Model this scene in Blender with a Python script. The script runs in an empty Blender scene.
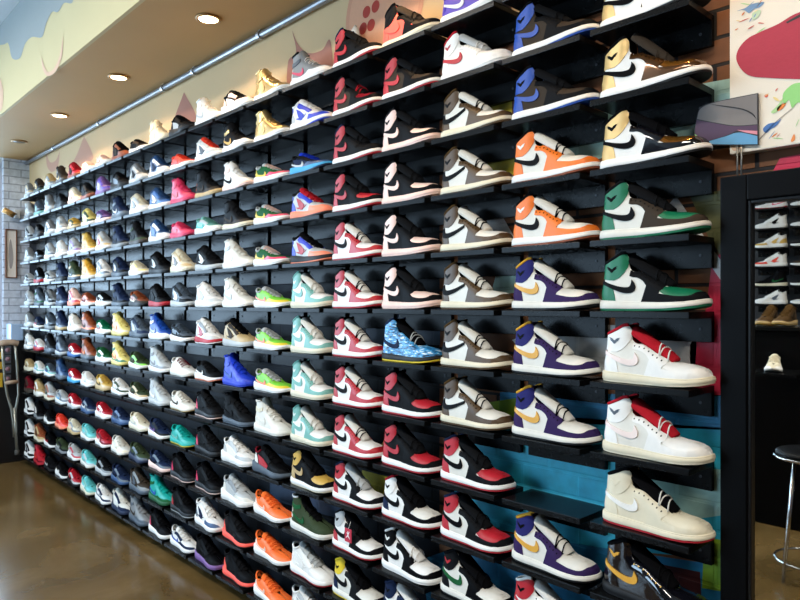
import bpy, bmesh, math, random
import numpy as np
from mathutils import Vector, Matrix
from mathutils.geometry import delaunay_2d_cdt

random.seed(7)
SC = bpy.context.scene
COL = SC.collection
SC.view_settings.view_transform = 'Standard'
SC.view_settings.look = 'None'
SC.view_settings.gamma = 1.0
SC.view_settings.use_curve_mapping = False
SC.view_settings.exposure = 0.0

# ------------------------------------------------------------------ layout
F = 670.0
SN, CS = 0.6845, 0.7290
CAM = np.array([0.0, -1.892, 1.525])
VIEW = np.array([-CS, SN, 0.0]); RIGHT = np.array([SN, CS, 0.0]); UP = np.array([0, 0, 1.0])
SHELF_FRONT = -0.165
PITCH, ROWP = 0.32, 0.2031
X0 = -1.037                       # outer end of the first column
BOARD_L, BOARD_T = 0.287, 0.0185
END_X, NEAR_X, OPP_Y = -7.45, 2.6, -5.85
SOFFIT_Z, SOFFIT_Y, CEIL_Z = 2.95, -0.606, 3.63


def ray(px, py):
    return VIEW + (px - 400) / F * RIGHT + (303 - py) / F * UP


def on_y(px, py, y):
    d = ray(px, py); t = (y - CAM[1]) / d[1]
    return CAM + t * d


def on_x(px, py, x):
    d = ray(px, py); t = (x - CAM[0]) / d[0]
    return CAM + t * d


def row_z(r):
    return CAM[2] + (0.4187 - 0.0857 * r) * 1.727 / CS


# ------------------------------------------------------------------ materials
def lin(h):
    h = h.lstrip('#')
    v = [int(h[i:i + 2], 16) / 255 for i in (0, 2, 4)]
    return tuple((c / 12.92 if c <= .04045 else ((c + .055) / 1.055) ** 2.4) for c in v) + (1,)


MATS = {}


def mat(name, hexc, rough=.5, metal=0.0, bump=0.0, bscale=300, vary=.06, coat=0.0, spec=.5, nscale=60):
    if name in MATS:
        return MATS[name]
    m = bpy.data.materials.new(name); m.use_nodes = True
    nt = m.node_tree; b = nt.nodes['Principled BSDF']
    b.inputs['Roughness'].default_value = rough
    b.inputs['Metallic'].default_value = metal
    b.inputs['Coat Weight'].default_value = coat
    b.inputs['Specular IOR Level'].default_value = spec
    tc = nt.nodes.new('ShaderNodeTexCoord')
    n = nt.nodes.new('ShaderNodeTexNoise'); n.inputs['Scale'].default_value = nscale; n.inputs['Detail'].default_value = 4
    nt.links.new(tc.outputs['Object'], n.inputs['Vector'])
    mx = nt.nodes.new('ShaderNodeMix'); mx.data_type = 'RGBA'
    c = lin(hexc)
    mx.inputs[6].default_value = tuple(x * (1 - vary) for x in c[:3]) + (1,)
    mx.inputs[7].default_value = tuple(min(1, x * (1 + vary)) for x in c[:3]) + (1,)
    nt.links.new(n.outputs['Fac'], mx.inputs[0])
    nt.links.new(mx.outputs[2], b.inputs['Base Color'])
    if bump:
        n2 = nt.nodes.new('ShaderNodeTexNoise'); n2.inputs['Scale'].default_value = bscale
        nt.links.new(tc.outputs['Object'], n2.inputs['Vector'])
        bp = nt.nodes.new('ShaderNodeBump'); bp.inputs['Strength'].default_value = bump; bp.inputs['Distance'].default_value = .002
        nt.links.new(n2.outputs['Fac'], bp.inputs['Height'])
        nt.links.new(bp.outputs['Normal'], b.inputs['Normal'])
    MATS[name] = m
    return m


PAL = dict(white='e6e4de', offwhite='dad7cc', cream='d9d0b6', black='08080a', charcoal='131416', grey='7d8081', pale='b4b7b6',
           red='b01f2b', darkred='6f1420', royal='1b489e', navy='1b2742', orange='ea7420', purple='34254f', indigo='2a2a63',
           mustard='d49d35', green='0c6a47', teal='70aa9e', jade='12a094', aqua='66c6c6', blush='f0cdbf', brown='4c371c',
           olive='39452f', tan='b99f70', lime='79c93a', yellow='e2c42c', pink='d4385e', coral='ff5f50', neon='ff7433',
           blue='2a5f9e', denim='2c4a72', violet='4a35a8', salmon='f08a6a', gold='c9a24a', rust='8e4a2c', sky='3f9fd0',
           lavender='7b5a92', slate='4a5560', umber='3b332b', forest='1f5a34', lemon='dccb78', shell='ead8d0', cobalt='1c38b8', scarlet='e0402c', goldfoil='d0a850', paleg='d8b877')


def leather(c):
    if c == 'goldfoil':
        return mat('gold foil leather', 'e2c486', .3, .85, bump=.25, bscale=90)
    if c == 'goldpatent':
        return mat('bronze gold patent leather', '9a6a2c', .14, .75, coat=.6)
    if c == 'bronze':
        return mat('warm-sheen black patent leather', '5a3a1c', .16, .6, coat=.6)  # black patent with reflected warm light put into its colour
    if c == 'paleg':
        return mat('pale gold leather', 'd2b070', .4, .25, bump=.15, bscale=200)
    if c == 'blackpatent':
        return mat('black patent leather', '0c0c12', .1, 0, coat=.8)
    if c == 'splatter':
        return splatter()
    dark = c in ('black', 'charcoal', 'navy', 'umber', 'purple', 'darkred', 'olive', 'indigo', 'forest')
    return mat(c + ' leather', PAL[c], .55 if dark else .45, bump=.12, bscale=420, spec=.04 if dark else .35)


def rubber(c):
    return mat(c + ' rubber', PAL.get(c, 'e6e4de'), .6, bump=.05, bscale=700, spec=.3)


def textile(c):
    if c in ('goldfoil', 'goldpatent', 'blackpatent', 'splatter', 'bronze', 'paleg'):
        return leather(c)
    return mat(c + ' textile', PAL[c], .9, bump=.3, bscale=900, spec=.06)


def splatter():
    if 'splatter' in MATS:
        return MATS['splatter']
    m = bpy.data.materials.new('blue splatter print leather'); m.use_nodes = True
    nt = m.node_tree; b = nt.nodes['Principled BSDF']; b.inputs['Roughness'].default_value = .4
    tc = nt.nodes.new('ShaderNodeTexCoord')
    mp = nt.nodes.new('ShaderNodeMapping'); mp.inputs['Rotation'].default_value = (0, .7, 0); mp.inputs['Scale'].default_value = (40, 40, 170)
    nt.links.new(tc.outputs['Object'], mp.inputs[0])
    n = nt.nodes.new('ShaderNodeTexNoise'); n.inputs['Scale'].default_value = 1.0; n.inputs['Detail'].default_value = 5
    nt.links.new(mp.outputs[0], n.inputs['Vector'])
    r = nt.nodes.new('ShaderNodeValToRGB'); e = r.color_ramp
    e.elements[0].position = .36; e.elements[0].color = lin('0d1a2a')
    e.elements[1].position = .46; e.elements[1].color = lin('2f83bd')
    x = e.elements.new(.57); x.color = lin('3fa0d4')
    x = e.elements.new(.62); x.color = lin('d8e6ec')
    nt.links.new(n.outputs['Fac'], r.inputs[0]); nt.links.new(r.outputs[0], b.inputs['Base Color'])
    MATS['splatter'] = m
    return m


def emit(name, hexc, s):
    m = bpy.data.materials.new(name); m.use_nodes = True
    b = m.node_tree.nodes['Principled BSDF']
    b.inputs['Emission Color'].default_value = lin(hexc); b.inputs['Emission Strength'].default_value = s
    b.inputs['Base Color'].default_value = lin(hexc)
    return m


def brick(name, c1, c2, mortar, rough=.7, bump=.6, scale=1.0, spec=.5):
    """painted or raw brick, laid on world X/Z (or Y/Z) axes"""
    if name in MATS:
        return MATS[name]
    m = bpy.data.materials.new(name); m.use_nodes = True
    nt = m.node_tree; b = nt.nodes['Principled BSDF']; b.inputs['Roughness'].default_value = rough
    b.inputs['Specular IOR Level'].default_value = spec
    g = nt.nodes.new('ShaderNodeNewGeometry'); sp = nt.nodes.new('ShaderNodeSeparateXYZ'); nt.links.new(g.outputs['Position'], sp.inputs[0])
    ad = nt.nodes.new('ShaderNodeMath'); ad.operation = 'ADD'; nt.links.new(sp.outputs[0], ad.inputs[0]); nt.links.new(sp.outputs[1], ad.inputs[1])
    cb = nt.nodes.new('ShaderNodeCombineXYZ'); nt.links.new(ad.outputs[0], cb.inputs[0]); nt.links.new(sp.outputs[2], cb.inputs[1])
    t = nt.nodes.new('ShaderNodeTexBrick'); nt.links.new(cb.outputs[0], t.inputs['Vector'])
    t.inputs['Scale'].default_value = scale; t.inputs['Brick Width'].default_value = .215; t.inputs['Row Height'].default_value = .075
    t.inputs['Mortar Size'].default_value = .006; t.inputs['Mortar Smooth'].default_value = .3; t.inputs['Bias'].default_value = 0
    t.inputs['Color1'].default_value = lin(c1); t.inputs['Color2'].default_value = lin(c2); t.inputs['Mortar'].default_value = lin(mortar)
    n = nt.nodes.new('ShaderNodeTexNoise'); n.inputs['Scale'].default_value = 25; n.inputs['Detail'].default_value = 6
    nt.links.new(g.outputs['Position'], n.inputs['Vector'])
    mx = nt.nodes.new('ShaderNodeMix'); mx.data_type = 'RGBA'; mx.blend_type = 'MULTIPLY'; mx.inputs[0].default_value = .5
    rp = nt.nodes.new('ShaderNodeValToRGB'); rp.color_ramp.elements[0].position = .25; rp.color_ramp.elements[0].color = (.45, .45, .45, 1); rp.color_ramp.elements[1].position = .7
    nt.links.new(n.outputs['Fac'], rp.inputs[0])
    nt.links.new(t.outputs['Color'], mx.inputs[6]); nt.links.new(rp.outputs[0], mx.inputs[7])
    nt.links.new(mx.outputs[2], b.inputs['Base Color'])
    sub = nt.nodes.new('ShaderNodeMath'); sub.operation = 'MULTIPLY_ADD'; sub.inputs[1].default_value = -1; 
    ns = nt.nodes.new('ShaderNodeMath'); ns.operation = 'MULTIPLY'; ns.inputs[1].default_value = .25
    nt.links.new(n.outputs['Fac'], ns.inputs[0]); nt.links.new(t.outputs['Fac'], sub.inputs[0]); nt.links.new(ns.outputs[0], sub.inputs[2])
    bp = nt.nodes.new('ShaderNodeBump'); bp.inputs['Strength'].default_value = bump; bp.inputs['Distance'].default_value = .006
    nt.links.new(sub.outputs[0], bp.inputs['Height']); nt.links.new(bp.outputs['Normal'], b.inputs['Normal'])
    MATS[name] = m
    return m


# ------------------------------------------------------------------ object helpers
def link(name, me, m=None, parent=None, loc=None):
    o = bpy.data.objects.new(name, me); COL.objects.link(o)
    if m is not None:
        if not me.materials:
            me.materials.append(m)
        else:
            me.materials[0] = m
    if parent is not None:
        o.parent = parent
    if loc is not None:
        o.location = loc
    return o


def tag(o, label, cat, group=None, kind=None):
    o['label'] = label; o['category'] = cat
    if group:
        o['group'] = group
    if kind:
        o['kind'] = kind
    return o


def struct(o):
    o['kind'] = 'structure'
    return o


def pydata(name, v, f, smooth=True):
    me = bpy.data.meshes.new(name); me.from_pydata([tuple(map(float, p)) for p in v], [], f); me.update()
    bm = bmesh.new(); bm.from_mesh(me); bmesh.ops.recalc_face_normals(bm, faces=bm.faces); bm.to_mesh(me); bm.free()
    if smooth:
        me.polygons.foreach_set('use_smooth', [True] * len(me.polygons))
    return me


def bm_mesh(name, bm, smooth=False):
    bmesh.ops.recalc_face_normals(bm, faces=bm.faces)
    me = bpy.data.meshes.new(name); bm.to_mesh(me); bm.free()
    if smooth:
        me.polygons.foreach_set('use_smooth', [True] * len(me.polygons))
    return me


def add_box(bm, lo, hi, bev=0.0):
    b2 = bmesh.new()
    bmesh.ops.create_cube(b2, size=1)
    for v in b2.verts:
        v.co = Vector([lo[i] + (v.co[i] + .5) * (hi[i] - lo[i]) for i in range(3)])
    if bev:
        bmesh.ops.bevel(b2, geom=b2.edges[:], offset=bev, segments=2, affect='EDGES', profile=.6)
    me = bpy.data.meshes.new('t'); b2.to_mesh(me); b2.free(); bm.from_mesh(me); bpy.data.meshes.remove(me)


def box(name, lo, hi, m, parent=None, bev=0.0):
    bm = bmesh.new(); add_box(bm, lo, hi, bev)
    return link(name, bm_mesh(name, bm), m, parent)


def add_tube(bm, pts, r, n=8, cap=True):
    pts = [Vector(p) for p in pts]
    rs = r if isinstance(r, (list, tuple)) else [r] * len(pts)
    rings = []; prev = None
    for i, p in enumerate(pts):
        a = pts[max(i - 1, 0)]; b = pts[min(i + 1, len(pts) - 1)]
        t = (b - a).normalized()
        if prev is None:
            u = t.cross(Vector((0, 0, 1)))
            if u.length < .05:
                u = t.cross(Vector((1, 0, 0)))
            u.normalize()
        else:
            u = (prev - t * prev.dot(t)).normalized()
        prev = u; w = t.cross(u)
        rings.append([bm.verts.new(p + rs[i] * (math.cos(2 * math.pi * k / n) * u + math.sin(2 * math.pi * k / n) * w)) for k in range(n)])
    for a, b in zip(rings, rings[1:]):
        for k in range(n):
            bm.faces.new((a[k], a[(k + 1) % n], b[(k + 1) % n], b[k]))
    if cap:
        bm.faces.new(rings[0][::-1]); bm.faces.new(rings[-1])


def tube(name, pts, r, m, parent=None, n=10):
    bm = bmesh.new(); add_tube(bm, pts, r, n)
    return link(name, bm_mesh(name, bm, True), m, parent)


def lathe(name, prof, m, parent=None, n=32, loc=(0, 0, 0)):
    bm = bmesh.new(); rings = []
    for r, z in prof:
        rings.append([bm.verts.new((loc[0] + r * math.cos(2 * math.pi * k / n), loc[1] + r * math.sin(2 * math.pi * k / n), loc[2] + z)) for k in range(n)])
    for a, b in zip(rings, rings[1:]):
        for k in range(n):
            bm.faces.new((a[k], a[(k + 1) % n], b[(k + 1) % n], b[k]))
    bm.faces.new(rings[0]); bm.faces.new(rings[-1])
    return link(name, bm_mesh(name, bm, True), m, parent)


def spline(pts, closed=True, n=6):
    """Catmull-Rom; a point with a third value 1 is a corner"""
    out = []; N = len(pts)
    P = [np.array(p[:2], float) for p in pts]; K = [len(p) > 2 and p[2] for p in pts]
    rng = range(N) if closed else range(N - 1)
    for i in rng:
        a, b = P[i], P[(i + 1) % N]
        p0 = P[i - 1] if (closed or i > 0) else a
        p3 = P[(i + 2) % N] if (closed or i + 2 < N) else b
        ta = (b - a) if K[i] else (b - p0) * .5
        tb = (b - a) if K[(i + 1) % N] else (p3 - a) * .5
        for k in range(n):
            t = k / n
            out.append((2 * t ** 3 - 3 * t * t + 1) * a + (t ** 3 - 2 * t * t + t) * ta + (-2 * t ** 3 + 3 * t * t) * b + (t ** 3 - t * t) * tb)
    if not closed:
        out.append(P[-1])
    return out


def flat_poly(name, pts3, m, parent=None, depth=None):
    """flat polygon (list of 3D points); DEPTH = vector for a slab"""
    bm = bmesh.new()
    vs = [bm.verts.new(tuple(map(float, p))) for p in pts3]
    f = bm.faces.new(vs); f.normal_update()
    if depth is not None:
        r = bmesh.ops.extrude_face_region(bm, geom=[f])
        for v in [g for g in r['geom'] if isinstance(g, bmesh.types.BMVert)]:
            v.co += Vector(depth)
    bmesh.ops.triangulate(bm, faces=[f for f in bm.faces if len(f.verts) > 4])
    return link(name, bm_mesh(name, bm), m, parent)


# ------------------------------------------------------------------ sneaker models
# side view: x 0 (heel) to .30 (toe), z up; outer side is -y
def poly_dist(x, z, line):
    """distance to polyline [(x,z,m)], and m at the nearest point"""
    best = np.full(x.shape, 9.0); mm = np.zeros(x.shape)
    for (ax, az, am), (bx, bz, bmm) in zip(line, line[1:]):
        dx, dz = bx - ax, bz - az; L2 = dx * dx + dz * dz + 1e-12
        t = np.clip(((x - ax) * dx + (z - az) * dz) / L2, 0, 1)
        d = np.hypot(x - ax - t * dx, z - az - t * dz)
        k = d < best
        best = np.where(k, d, best); mm = np.where(k, am + t * (bmm - am), mm)
    return best, mm


PLAN = ([-.001, 0, .003, .010, .028, .060, .095, .140, .185, .225, .255, .277, .290, .297, .3005, .302],
        [0, .006, .012, .020, .029, .0335, .0335, .036, .0435, .0475, .045, .038, .028, .018, .008, 0])


class Kind:
    pass


def make_kind(heel, collar, front, sole, narrow=.12, R=.03, Rt=.042, widen=1.0, warp=False):
    if warp:
        front = fxs(front)
    k = Kind(); k.heel = heel; k.collar = collar; k.front = front; k.sole = sole
    hz = [h[1] for h in heel]; hx = [h[0] for h in heel]
    k.xb = lambda z: np.interp(z, hz, hx)

    def y(x, z):
        x = np.asarray(x, float); z = np.asarray(z, float)
        xb = k.xb(z)
        xr = (x - xb) / (.3005 - xb) * .3005
        w = np.interp(xr, *PLAN) * widen
        nz = np.clip((z - .04) / .06, 0, 1) * np.clip((.15 - x) / .06, 0, 1)
        w = w * (1 - narrow * nz)
        d, m = poly_dist(x, z, front)
        Rr = np.interp(x, [.17, .23, .27, .30], [R, Rt * .9, .026, .016])
        s = np.clip(d / Rr, 0, 1)
        e = (1 - (1 - s) ** 2.3) ** (1 / 2.3)
        return w * (m + (1 - m) * e)
    k.y = y
    return k


def surf(k, x, z, off):
    """points on the outer (+y) side of the upper, offset outwards"""
    x = np.maximum(np.asarray(x, float), k.xb(np.asarray(z, float)) + .0004); z = np.asarray(z, float)
    e = .0012
    y0 = k.y(x, z)
    gx = np.clip((k.y(x + e, z) - k.y(x - e, z)) / (2 * e), -3, 3); gz = np.clip((k.y(x, z + e) - k.y(x, z - e)) / (2 * e), -3, 3)
    n = np.stack([-gx, np.ones_like(gx), -gz], -1); n /= np.linalg.norm(n, axis=-1, keepdims=True)
    p = np.stack([x, y0, z], -1) + n * off
    p[..., 1] = np.maximum(p[..., 1], 0)
    return p


def upper_mesh(k, name):
    NU, NV = 44, 16
    ztop = lambda x: np.interp(x, [s[0] for s in k.sole], [s[2] for s in k.sole])
    top = [(p[0], p[1]) for p in k.collar] + [(p[0], p[1]) for p in k.front]
    T = np.array(top); L = np.r_[0, np.cumsum(np.hypot(*(T[1:] - T[:-1]).T))]; L /= L[-1]
    us = np.linspace(0, 1, NU)
    Tp = np.stack([np.interp(us, L, T[:, 0]), np.interp(us, L, T[:, 1])], 1)
    bx = .30 * (us ** .9); bx = np.clip(bx, 0, .2995)
    Bp = np.stack([bx, ztop(bx) - .01], 1)
    Bp[0, 0] = k.xb(Bp[0, 1])
    G = np.zeros((NU, NV, 2))
    for j in range(NV):
        v = 1 - (1 - j / (NV - 1)) ** 1.7
        G[:, j] = (1 - v) * Bp + v * Tp
        zl = G[0, j, 1]; dx = k.xb(zl) - G[0, j, 0]
        G[:, j, 0] += dx * (1 - us)
    P = np.zeros((NU, NV, 3)); P[..., 0] = G[..., 0]; P[..., 2] = G[..., 1]; P[..., 1] = k.y(G[..., 0], G[..., 1])
    P[0, :, 1] = 0
    V = []; Fc = []
    for s in (1, -1):
        b = len(V)
        for i in range(NU):
            for j in range(NV):
                V.append((P[i, j, 0], s * P[i, j, 1], P[i, j, 2]))
        for i in range(NU - 1):
            for j in range(NV - 1):
                a = b + i * NV + j
                Fc.append((a, a + NV, a + NV + 1, a + 1))
    me = pydata(name, V, Fc)
    bm = bmesh.new(); bm.from_mesh(me); bmesh.ops.remove_doubles(bm, verts=bm.verts, dist=.0004)
    bmesh.ops.recalc_face_normals(bm, faces=bm.faces); bm.to_mesh(me); bm.free()
    me.polygons.foreach_set('use_smooth', [True] * len(me.polygons))
    return me


def inside(poly, x, z):
    n = len(poly); c = False; j = n - 1
    for i in range(n):
        xi, zi = poly[i]; xj, zj = poly[j]
        if (zi > z) != (zj > z) and x < (xj - xi) * (z - zi) / (zj - zi) + xi:
            c = not c
        j = i
    return c


def panel_mesh(k, name, polys, off=.0016, both=True, n=6, cut=.0055):
    PX, PZ, FS, RIM = [], [], [], []
    for pts in polys:
        loop = [(float(q[0]), float(q[1])) for q in spline(pts, True, n)]
        fine = []
        for (ax, az), (bx, bz) in zip(loop, loop[1:] + loop[:1]):
            L = math.hypot(bx - ax, bz - az)
            if L < 1e-6:
                continue
            s = max(1, math.ceil(L / cut))
            fine += [(ax + (bx - ax) * t / s, az + (bz - az) * t / s) for t in range(s)]
        xs = [q[0] for q in fine]; zs = [q[1] for q in fine]
        gx = sorted(list(np.arange(min(xs), max(xs), cut)) + [.001, .0025, .0045, .009, .0145, .285, .2895, .2925, .2955, .2975])
        grid = []
        for x in gx:
            for z in np.arange(min(zs), max(zs), cut):
                if inside(fine, x, z) and min((x - q[0]) ** 2 + (z - q[1]) ** 2 for q in fine) > (cut * .35) ** 2:
                    grid.append((float(x), float(z)))
        d, mm = poly_dist(np.array(xs), np.array(zs), k.front)
        for (x, z), dd, m_ in zip(fine, d, mm):
            if dd < .0012 and m_ < .3:
                for h in (.0004, .001, .002, .0034):
                    if inside(fine, x, z - h):
                        grid.append((x, z - h))
        vs = [Vector(q) for q in fine + grid]; m = len(fine)
        ov, oe, of, o1, o2, o3 = delaunay_2d_cdt(vs, [], [list(range(m))], 1, 1e-6)
        base = len(PX)
        PX += [v.x for v in ov]; PZ += [v.y for v in ov]; RIM += [False] * len(ov)
        FS += [[base + i for i in f] for f in of]
        cnt = {}
        for f in of:
            for i in range(len(f)):
                e = (f[i], f[(i + 1) % len(f)])
                cnt.setdefault(tuple(sorted(e)), []).append(e)
        rimi = {}
        for e, l in cnt.items():
            if len(l) == 1:
                for q in e:
                    if q not in rimi:
                        rimi[q] = len(PX); PX.append(ov[q].x); PZ.append(ov[q].y); RIM.append(True)
                i, j = l[0]
                FS.append([base + j, base + i, rimi[i], rimi[j]])
    X = np.array(PX); Z = np.array(PZ)
    hi = surf(k, X, Z, off); lo = surf(k, X, Z, -.001)
    P = np.where(np.array(RIM)[:, None], lo, hi)
    d, mm = poly_dist(X, Z, k.front)
    rid = (d < .0007) & (mm < .3)
    P[rid] = np.stack([X[rid], np.zeros(rid.sum()), Z[rid] + off * .8], 1)      # both halves meet along the toe ridge
    V = [(q[0], -q[1], q[2]) for q in P]; FF = list(FS)
    if both:
        b = len(V); V += [tuple(q) for q in P]; FF += [[b + i for i in f[::-1]] for f in FS]
    me = bpy.data.meshes.new(name); me.from_pydata([tuple(map(float, q)) for q in V], [], FF); me.update()
    bm = bmesh.new(); bm.from_mesh(me); bmesh.ops.remove_doubles(bm, verts=bm.verts, dist=1e-5); bmesh.ops.recalc_face_normals(bm, faces=bm.faces)
    for e in bm.edges:
        if len(e.link_faces) == 2 and e.calc_face_angle(0) > .9:
            e.smooth = False
    bm.to_mesh(me); bm.free()
    me.polygons.foreach_set('use_smooth', [True] * len(me.polygons))
    return me


def sole_meshes(k, widen=1.0, wave=0.0, out_t=.007):
    """midsole and outsole: a loop per height"""
    NS = 30
    a = np.linspace(0, math.pi, NS)
    cx = .15 - .153 * np.cos(a)
    S = np.array([s[:3] for s in k.sole]); fl = [s[3] for s in k.sole]
    zb = np.interp(cx, S[:, 0], S[:, 1]); zt = np.interp(cx, S[:, 0], S[:, 2]); ex = np.interp(cx, S[:, 0], fl)
    w = np.interp(np.clip((cx + .003) / .306 * .3015, 0, .3015), *PLAN) * widen
    if wave:
        ex = ex + wave * np.sin(cx * 62)
    mid = np.array([.15, 0])

    def loop(zz, inset):
        pts = []
        ww = np.maximum(w + ex * np.clip(w / .012, 0, 1) - inset, 0)
        xx = cx + np.where(cx < .05, -ex, np.where(cx > .27, ex, 0)) * np.clip(np.abs(cx - .15) / .15, 0, 1)
        xx = .15 + (xx - .15) * (1 - inset / .15)
        for i in range(NS):
            pts.append((xx[i], -ww[i], zz[i]))
        for i in range(NS - 2, 0, -1):
            pts.append((xx[i], ww[i], zz[i]))
        return pts

    def loft(name, loops):
        V = [p for l in loops for p in l]; n = len(loops[0]); Fc = []
        for q in range(len(loops) - 1):
            for i in range(n):
                Fc.append((q * n + i, q * n + (i + 1) % n, (q + 1) * n + (i + 1) % n, (q + 1) * n + i))
        for b, flip in ((0, True), ((len(loops) - 1) * n, False)):
            h = n // 2
            for i in range(h):
                j, j2 = (n - i) % n, n - i - 1
                if i + 1 == j2 or i == j:
                    f = (b + i, b + i + 1, b + j2) if i == j else (b + i, b + i + 1, b + j)
                else:
                    f = (b + i, b + i + 1, b + j2, b + j)
                if len(set(f)) >= 3:
                    Fc.append(f)
        me = bpy.data.meshes.new(name); me.from_pydata([tuple(map(float, p)) for p in V], [], Fc); me.update()
        bm = bmesh.new(); bm.from_mesh(me); bmesh.ops.recalc_face_normals(bm, faces=bm.faces)
        for e in bm.edges:
            if len(e.link_faces) == 2 and e.calc_face_angle(0) > 1.0:
                e.smooth = False
        bm.to_mesh(me); bm.free()
        me.polygons.foreach_set('use_smooth', [True] * len(me.polygons))
        return me
    t = out_t
    out = loft('outsole', [loop(zb, .004), loop(zb + .0015, .0012), loop(zb + t, .0008)])
    H = zt - zb
    g = .004
    midm = loft('midsole', [loop(zb + t, .0), loop(zb + t + .001, -.0006), loop(zt - g - .001, -.0002), loop(zt - g, .0010), loop(zt - g + .001, .0004), loop(zt - .001, .0012), loop(zt, .003), loop(zt - .001, .012)])
    return midm, out


def strip_tongue(line, w0, w1, th, name='tongue'):
    L = spline([tuple(p) for p in line], False, 4)
    NA = 14; V = []; n = len(L)
    for i, p in enumerate(L):
        a = L[max(i - 1, 0)]; b = L[min(i + 1, n - 1)]; t = (b - a) / np.linalg.norm(b - a); nn = np.array([-t[1], t[0]])
        f = i / (n - 1); w = w0 + (w1 - w0) * f
        tip = min(1, .55 + i * .2); thk = th * min(1, .5 + i * .2)
        for q in range(NA):
            an = 2 * math.pi * q / NA; c, s = math.cos(an), math.sin(an)
            yy = w * tip * np.sign(c) * abs(c) ** .6; h = thk * np.sign(s) * abs(s) ** .7 - .012 * (yy / w0) ** 2
            V.append((p[0] + nn[0] * h, yy, p[1] + nn[1] * h))
    Fc = []
    for i in range(n - 1):
        for q in range(NA):
            Fc.append((i * NA + q, i * NA + (q + 1) % NA, (i + 1) * NA + (q + 1) % NA, (i + 1) * NA + q))
    Fc.append(tuple(range(NA))); Fc.append(tuple((n - 1) * NA + q for q in range(NA)))
    return pydata(name, V, Fc)


def collar_meshes(k, r=.0048, depth=.06):
    C = spline([(p[0], p[1]) for p in k.collar], False, 4)
    C = np.array(C)
    y = k.y(C[:, 0], C[:, 1]); y[0] = 0
    left = [(c[0], -yy, c[1]) for c, yy in zip(C, y)][::-1]
    right = [(c[0], yy, c[1]) for c, yy in zip(C, y)][1:]
    bm = bmesh.new(); add_tube(bm, left + right, r, 8)
    rim = bm_mesh('collar', bm, True)
    ring = left + right
    ctr = np.mean(np.array(ring), 0)
    V = []; n = len(ring)
    for sc, dz in ((.97, .001), (.93, -.02), (.86, -.045), (.7, -depth)):
        for p in ring:
            V.append((ctr[0] + (p[0] - ctr[0]) * sc, p[1] * sc, p[2] + dz))
    Fc = []
    for q in range(3):
        for i in range(n):
            Fc.append((q * n + i, q * n + (i + 1) % n, (q + 1) * n + (i + 1) % n, (q + 1) * n + i))
    Fc.append(tuple(3 * n + i for i in range(n)))
    # gusset that closes the throat under the tongue
    fr = [p for p in k.front if p[2] > .3]
    b = len(V)
    for p in fr:
        yy = float(k.y(np.array([p[0]]), np.array([p[1]]))[0]) * .99
        for t in (-1, -.5, 0, .5, 1):
            V.append((p[0], yy * t, p[1] - .003 + .003 * (1 - t * t)))
    for i in range(len(fr) - 1):
        for j in range(4):
            Fc.append((b + i * 5 + j, b + i * 5 + j + 1, b + (i + 1) * 5 + j + 1, b + (i + 1) * 5 + j))
    return rim, pydata('lining', V, Fc)


def lace_mesh(k, tongue, xs, th, rad=.0021):
    L = np.array(spline([tuple(p) for p in tongue], False, 6)); L = L[np.argsort(L[:, 0])]
    fx = [p[0] for p in k.front]; fz = [p[1] for p in k.front]
    bm = bmesh.new()
    for i, x in enumerate(xs):
        zt = float(np.interp(x, L[:, 0], L[:, 1])) + th + .0015
        z0 = float(np.interp(x, fx, fz)) - .003
        y0 = float(k.y(np.array([x]), np.array([z0]))[0]) + .001
        pts = []
        zt = max(zt, z0 + .004)
        for a in np.linspace(-1, 1, 9):
            pts.append((x + .006 * a * (1 if i % 2 else -1), y0 * a, z0 + (zt - z0) * (1 - abs(a) ** 2.6)))
        add_tube(bm, pts, rad, 6)
    return bm_mesh('lace', bm, True)


def dots_mesh(k, pts, r=.0021, off=.0024, name='eyelet_rivet'):
    V = []; Fc = []
    for (x, z) in pts:
        for s in (-1,):
            c = surf(k, np.array([x]), np.array([z]), off)[0]
            b = len(V)
            for q in range(8):
                an = 2 * math.pi * q / 8
                p = surf(k, np.array([x + r * math.cos(an)]), np.array([z + r * math.sin(an)]), off)[0]
                V.append((p[0], s * p[1], p[2]))
            Fc.append(tuple(b + q for q in range(8)))
    return pydata(name, V, Fc, False)


def fx(x):
    s = min(max(x / .3, 0), 1)
    return x if x <= 0 or x >= .3 else .3 * s * 1.125 / (1 + .125 * s)


def fxs(pts):
    return [(fx(q[0]),) + tuple(q[1:]) for q in pts]


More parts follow.
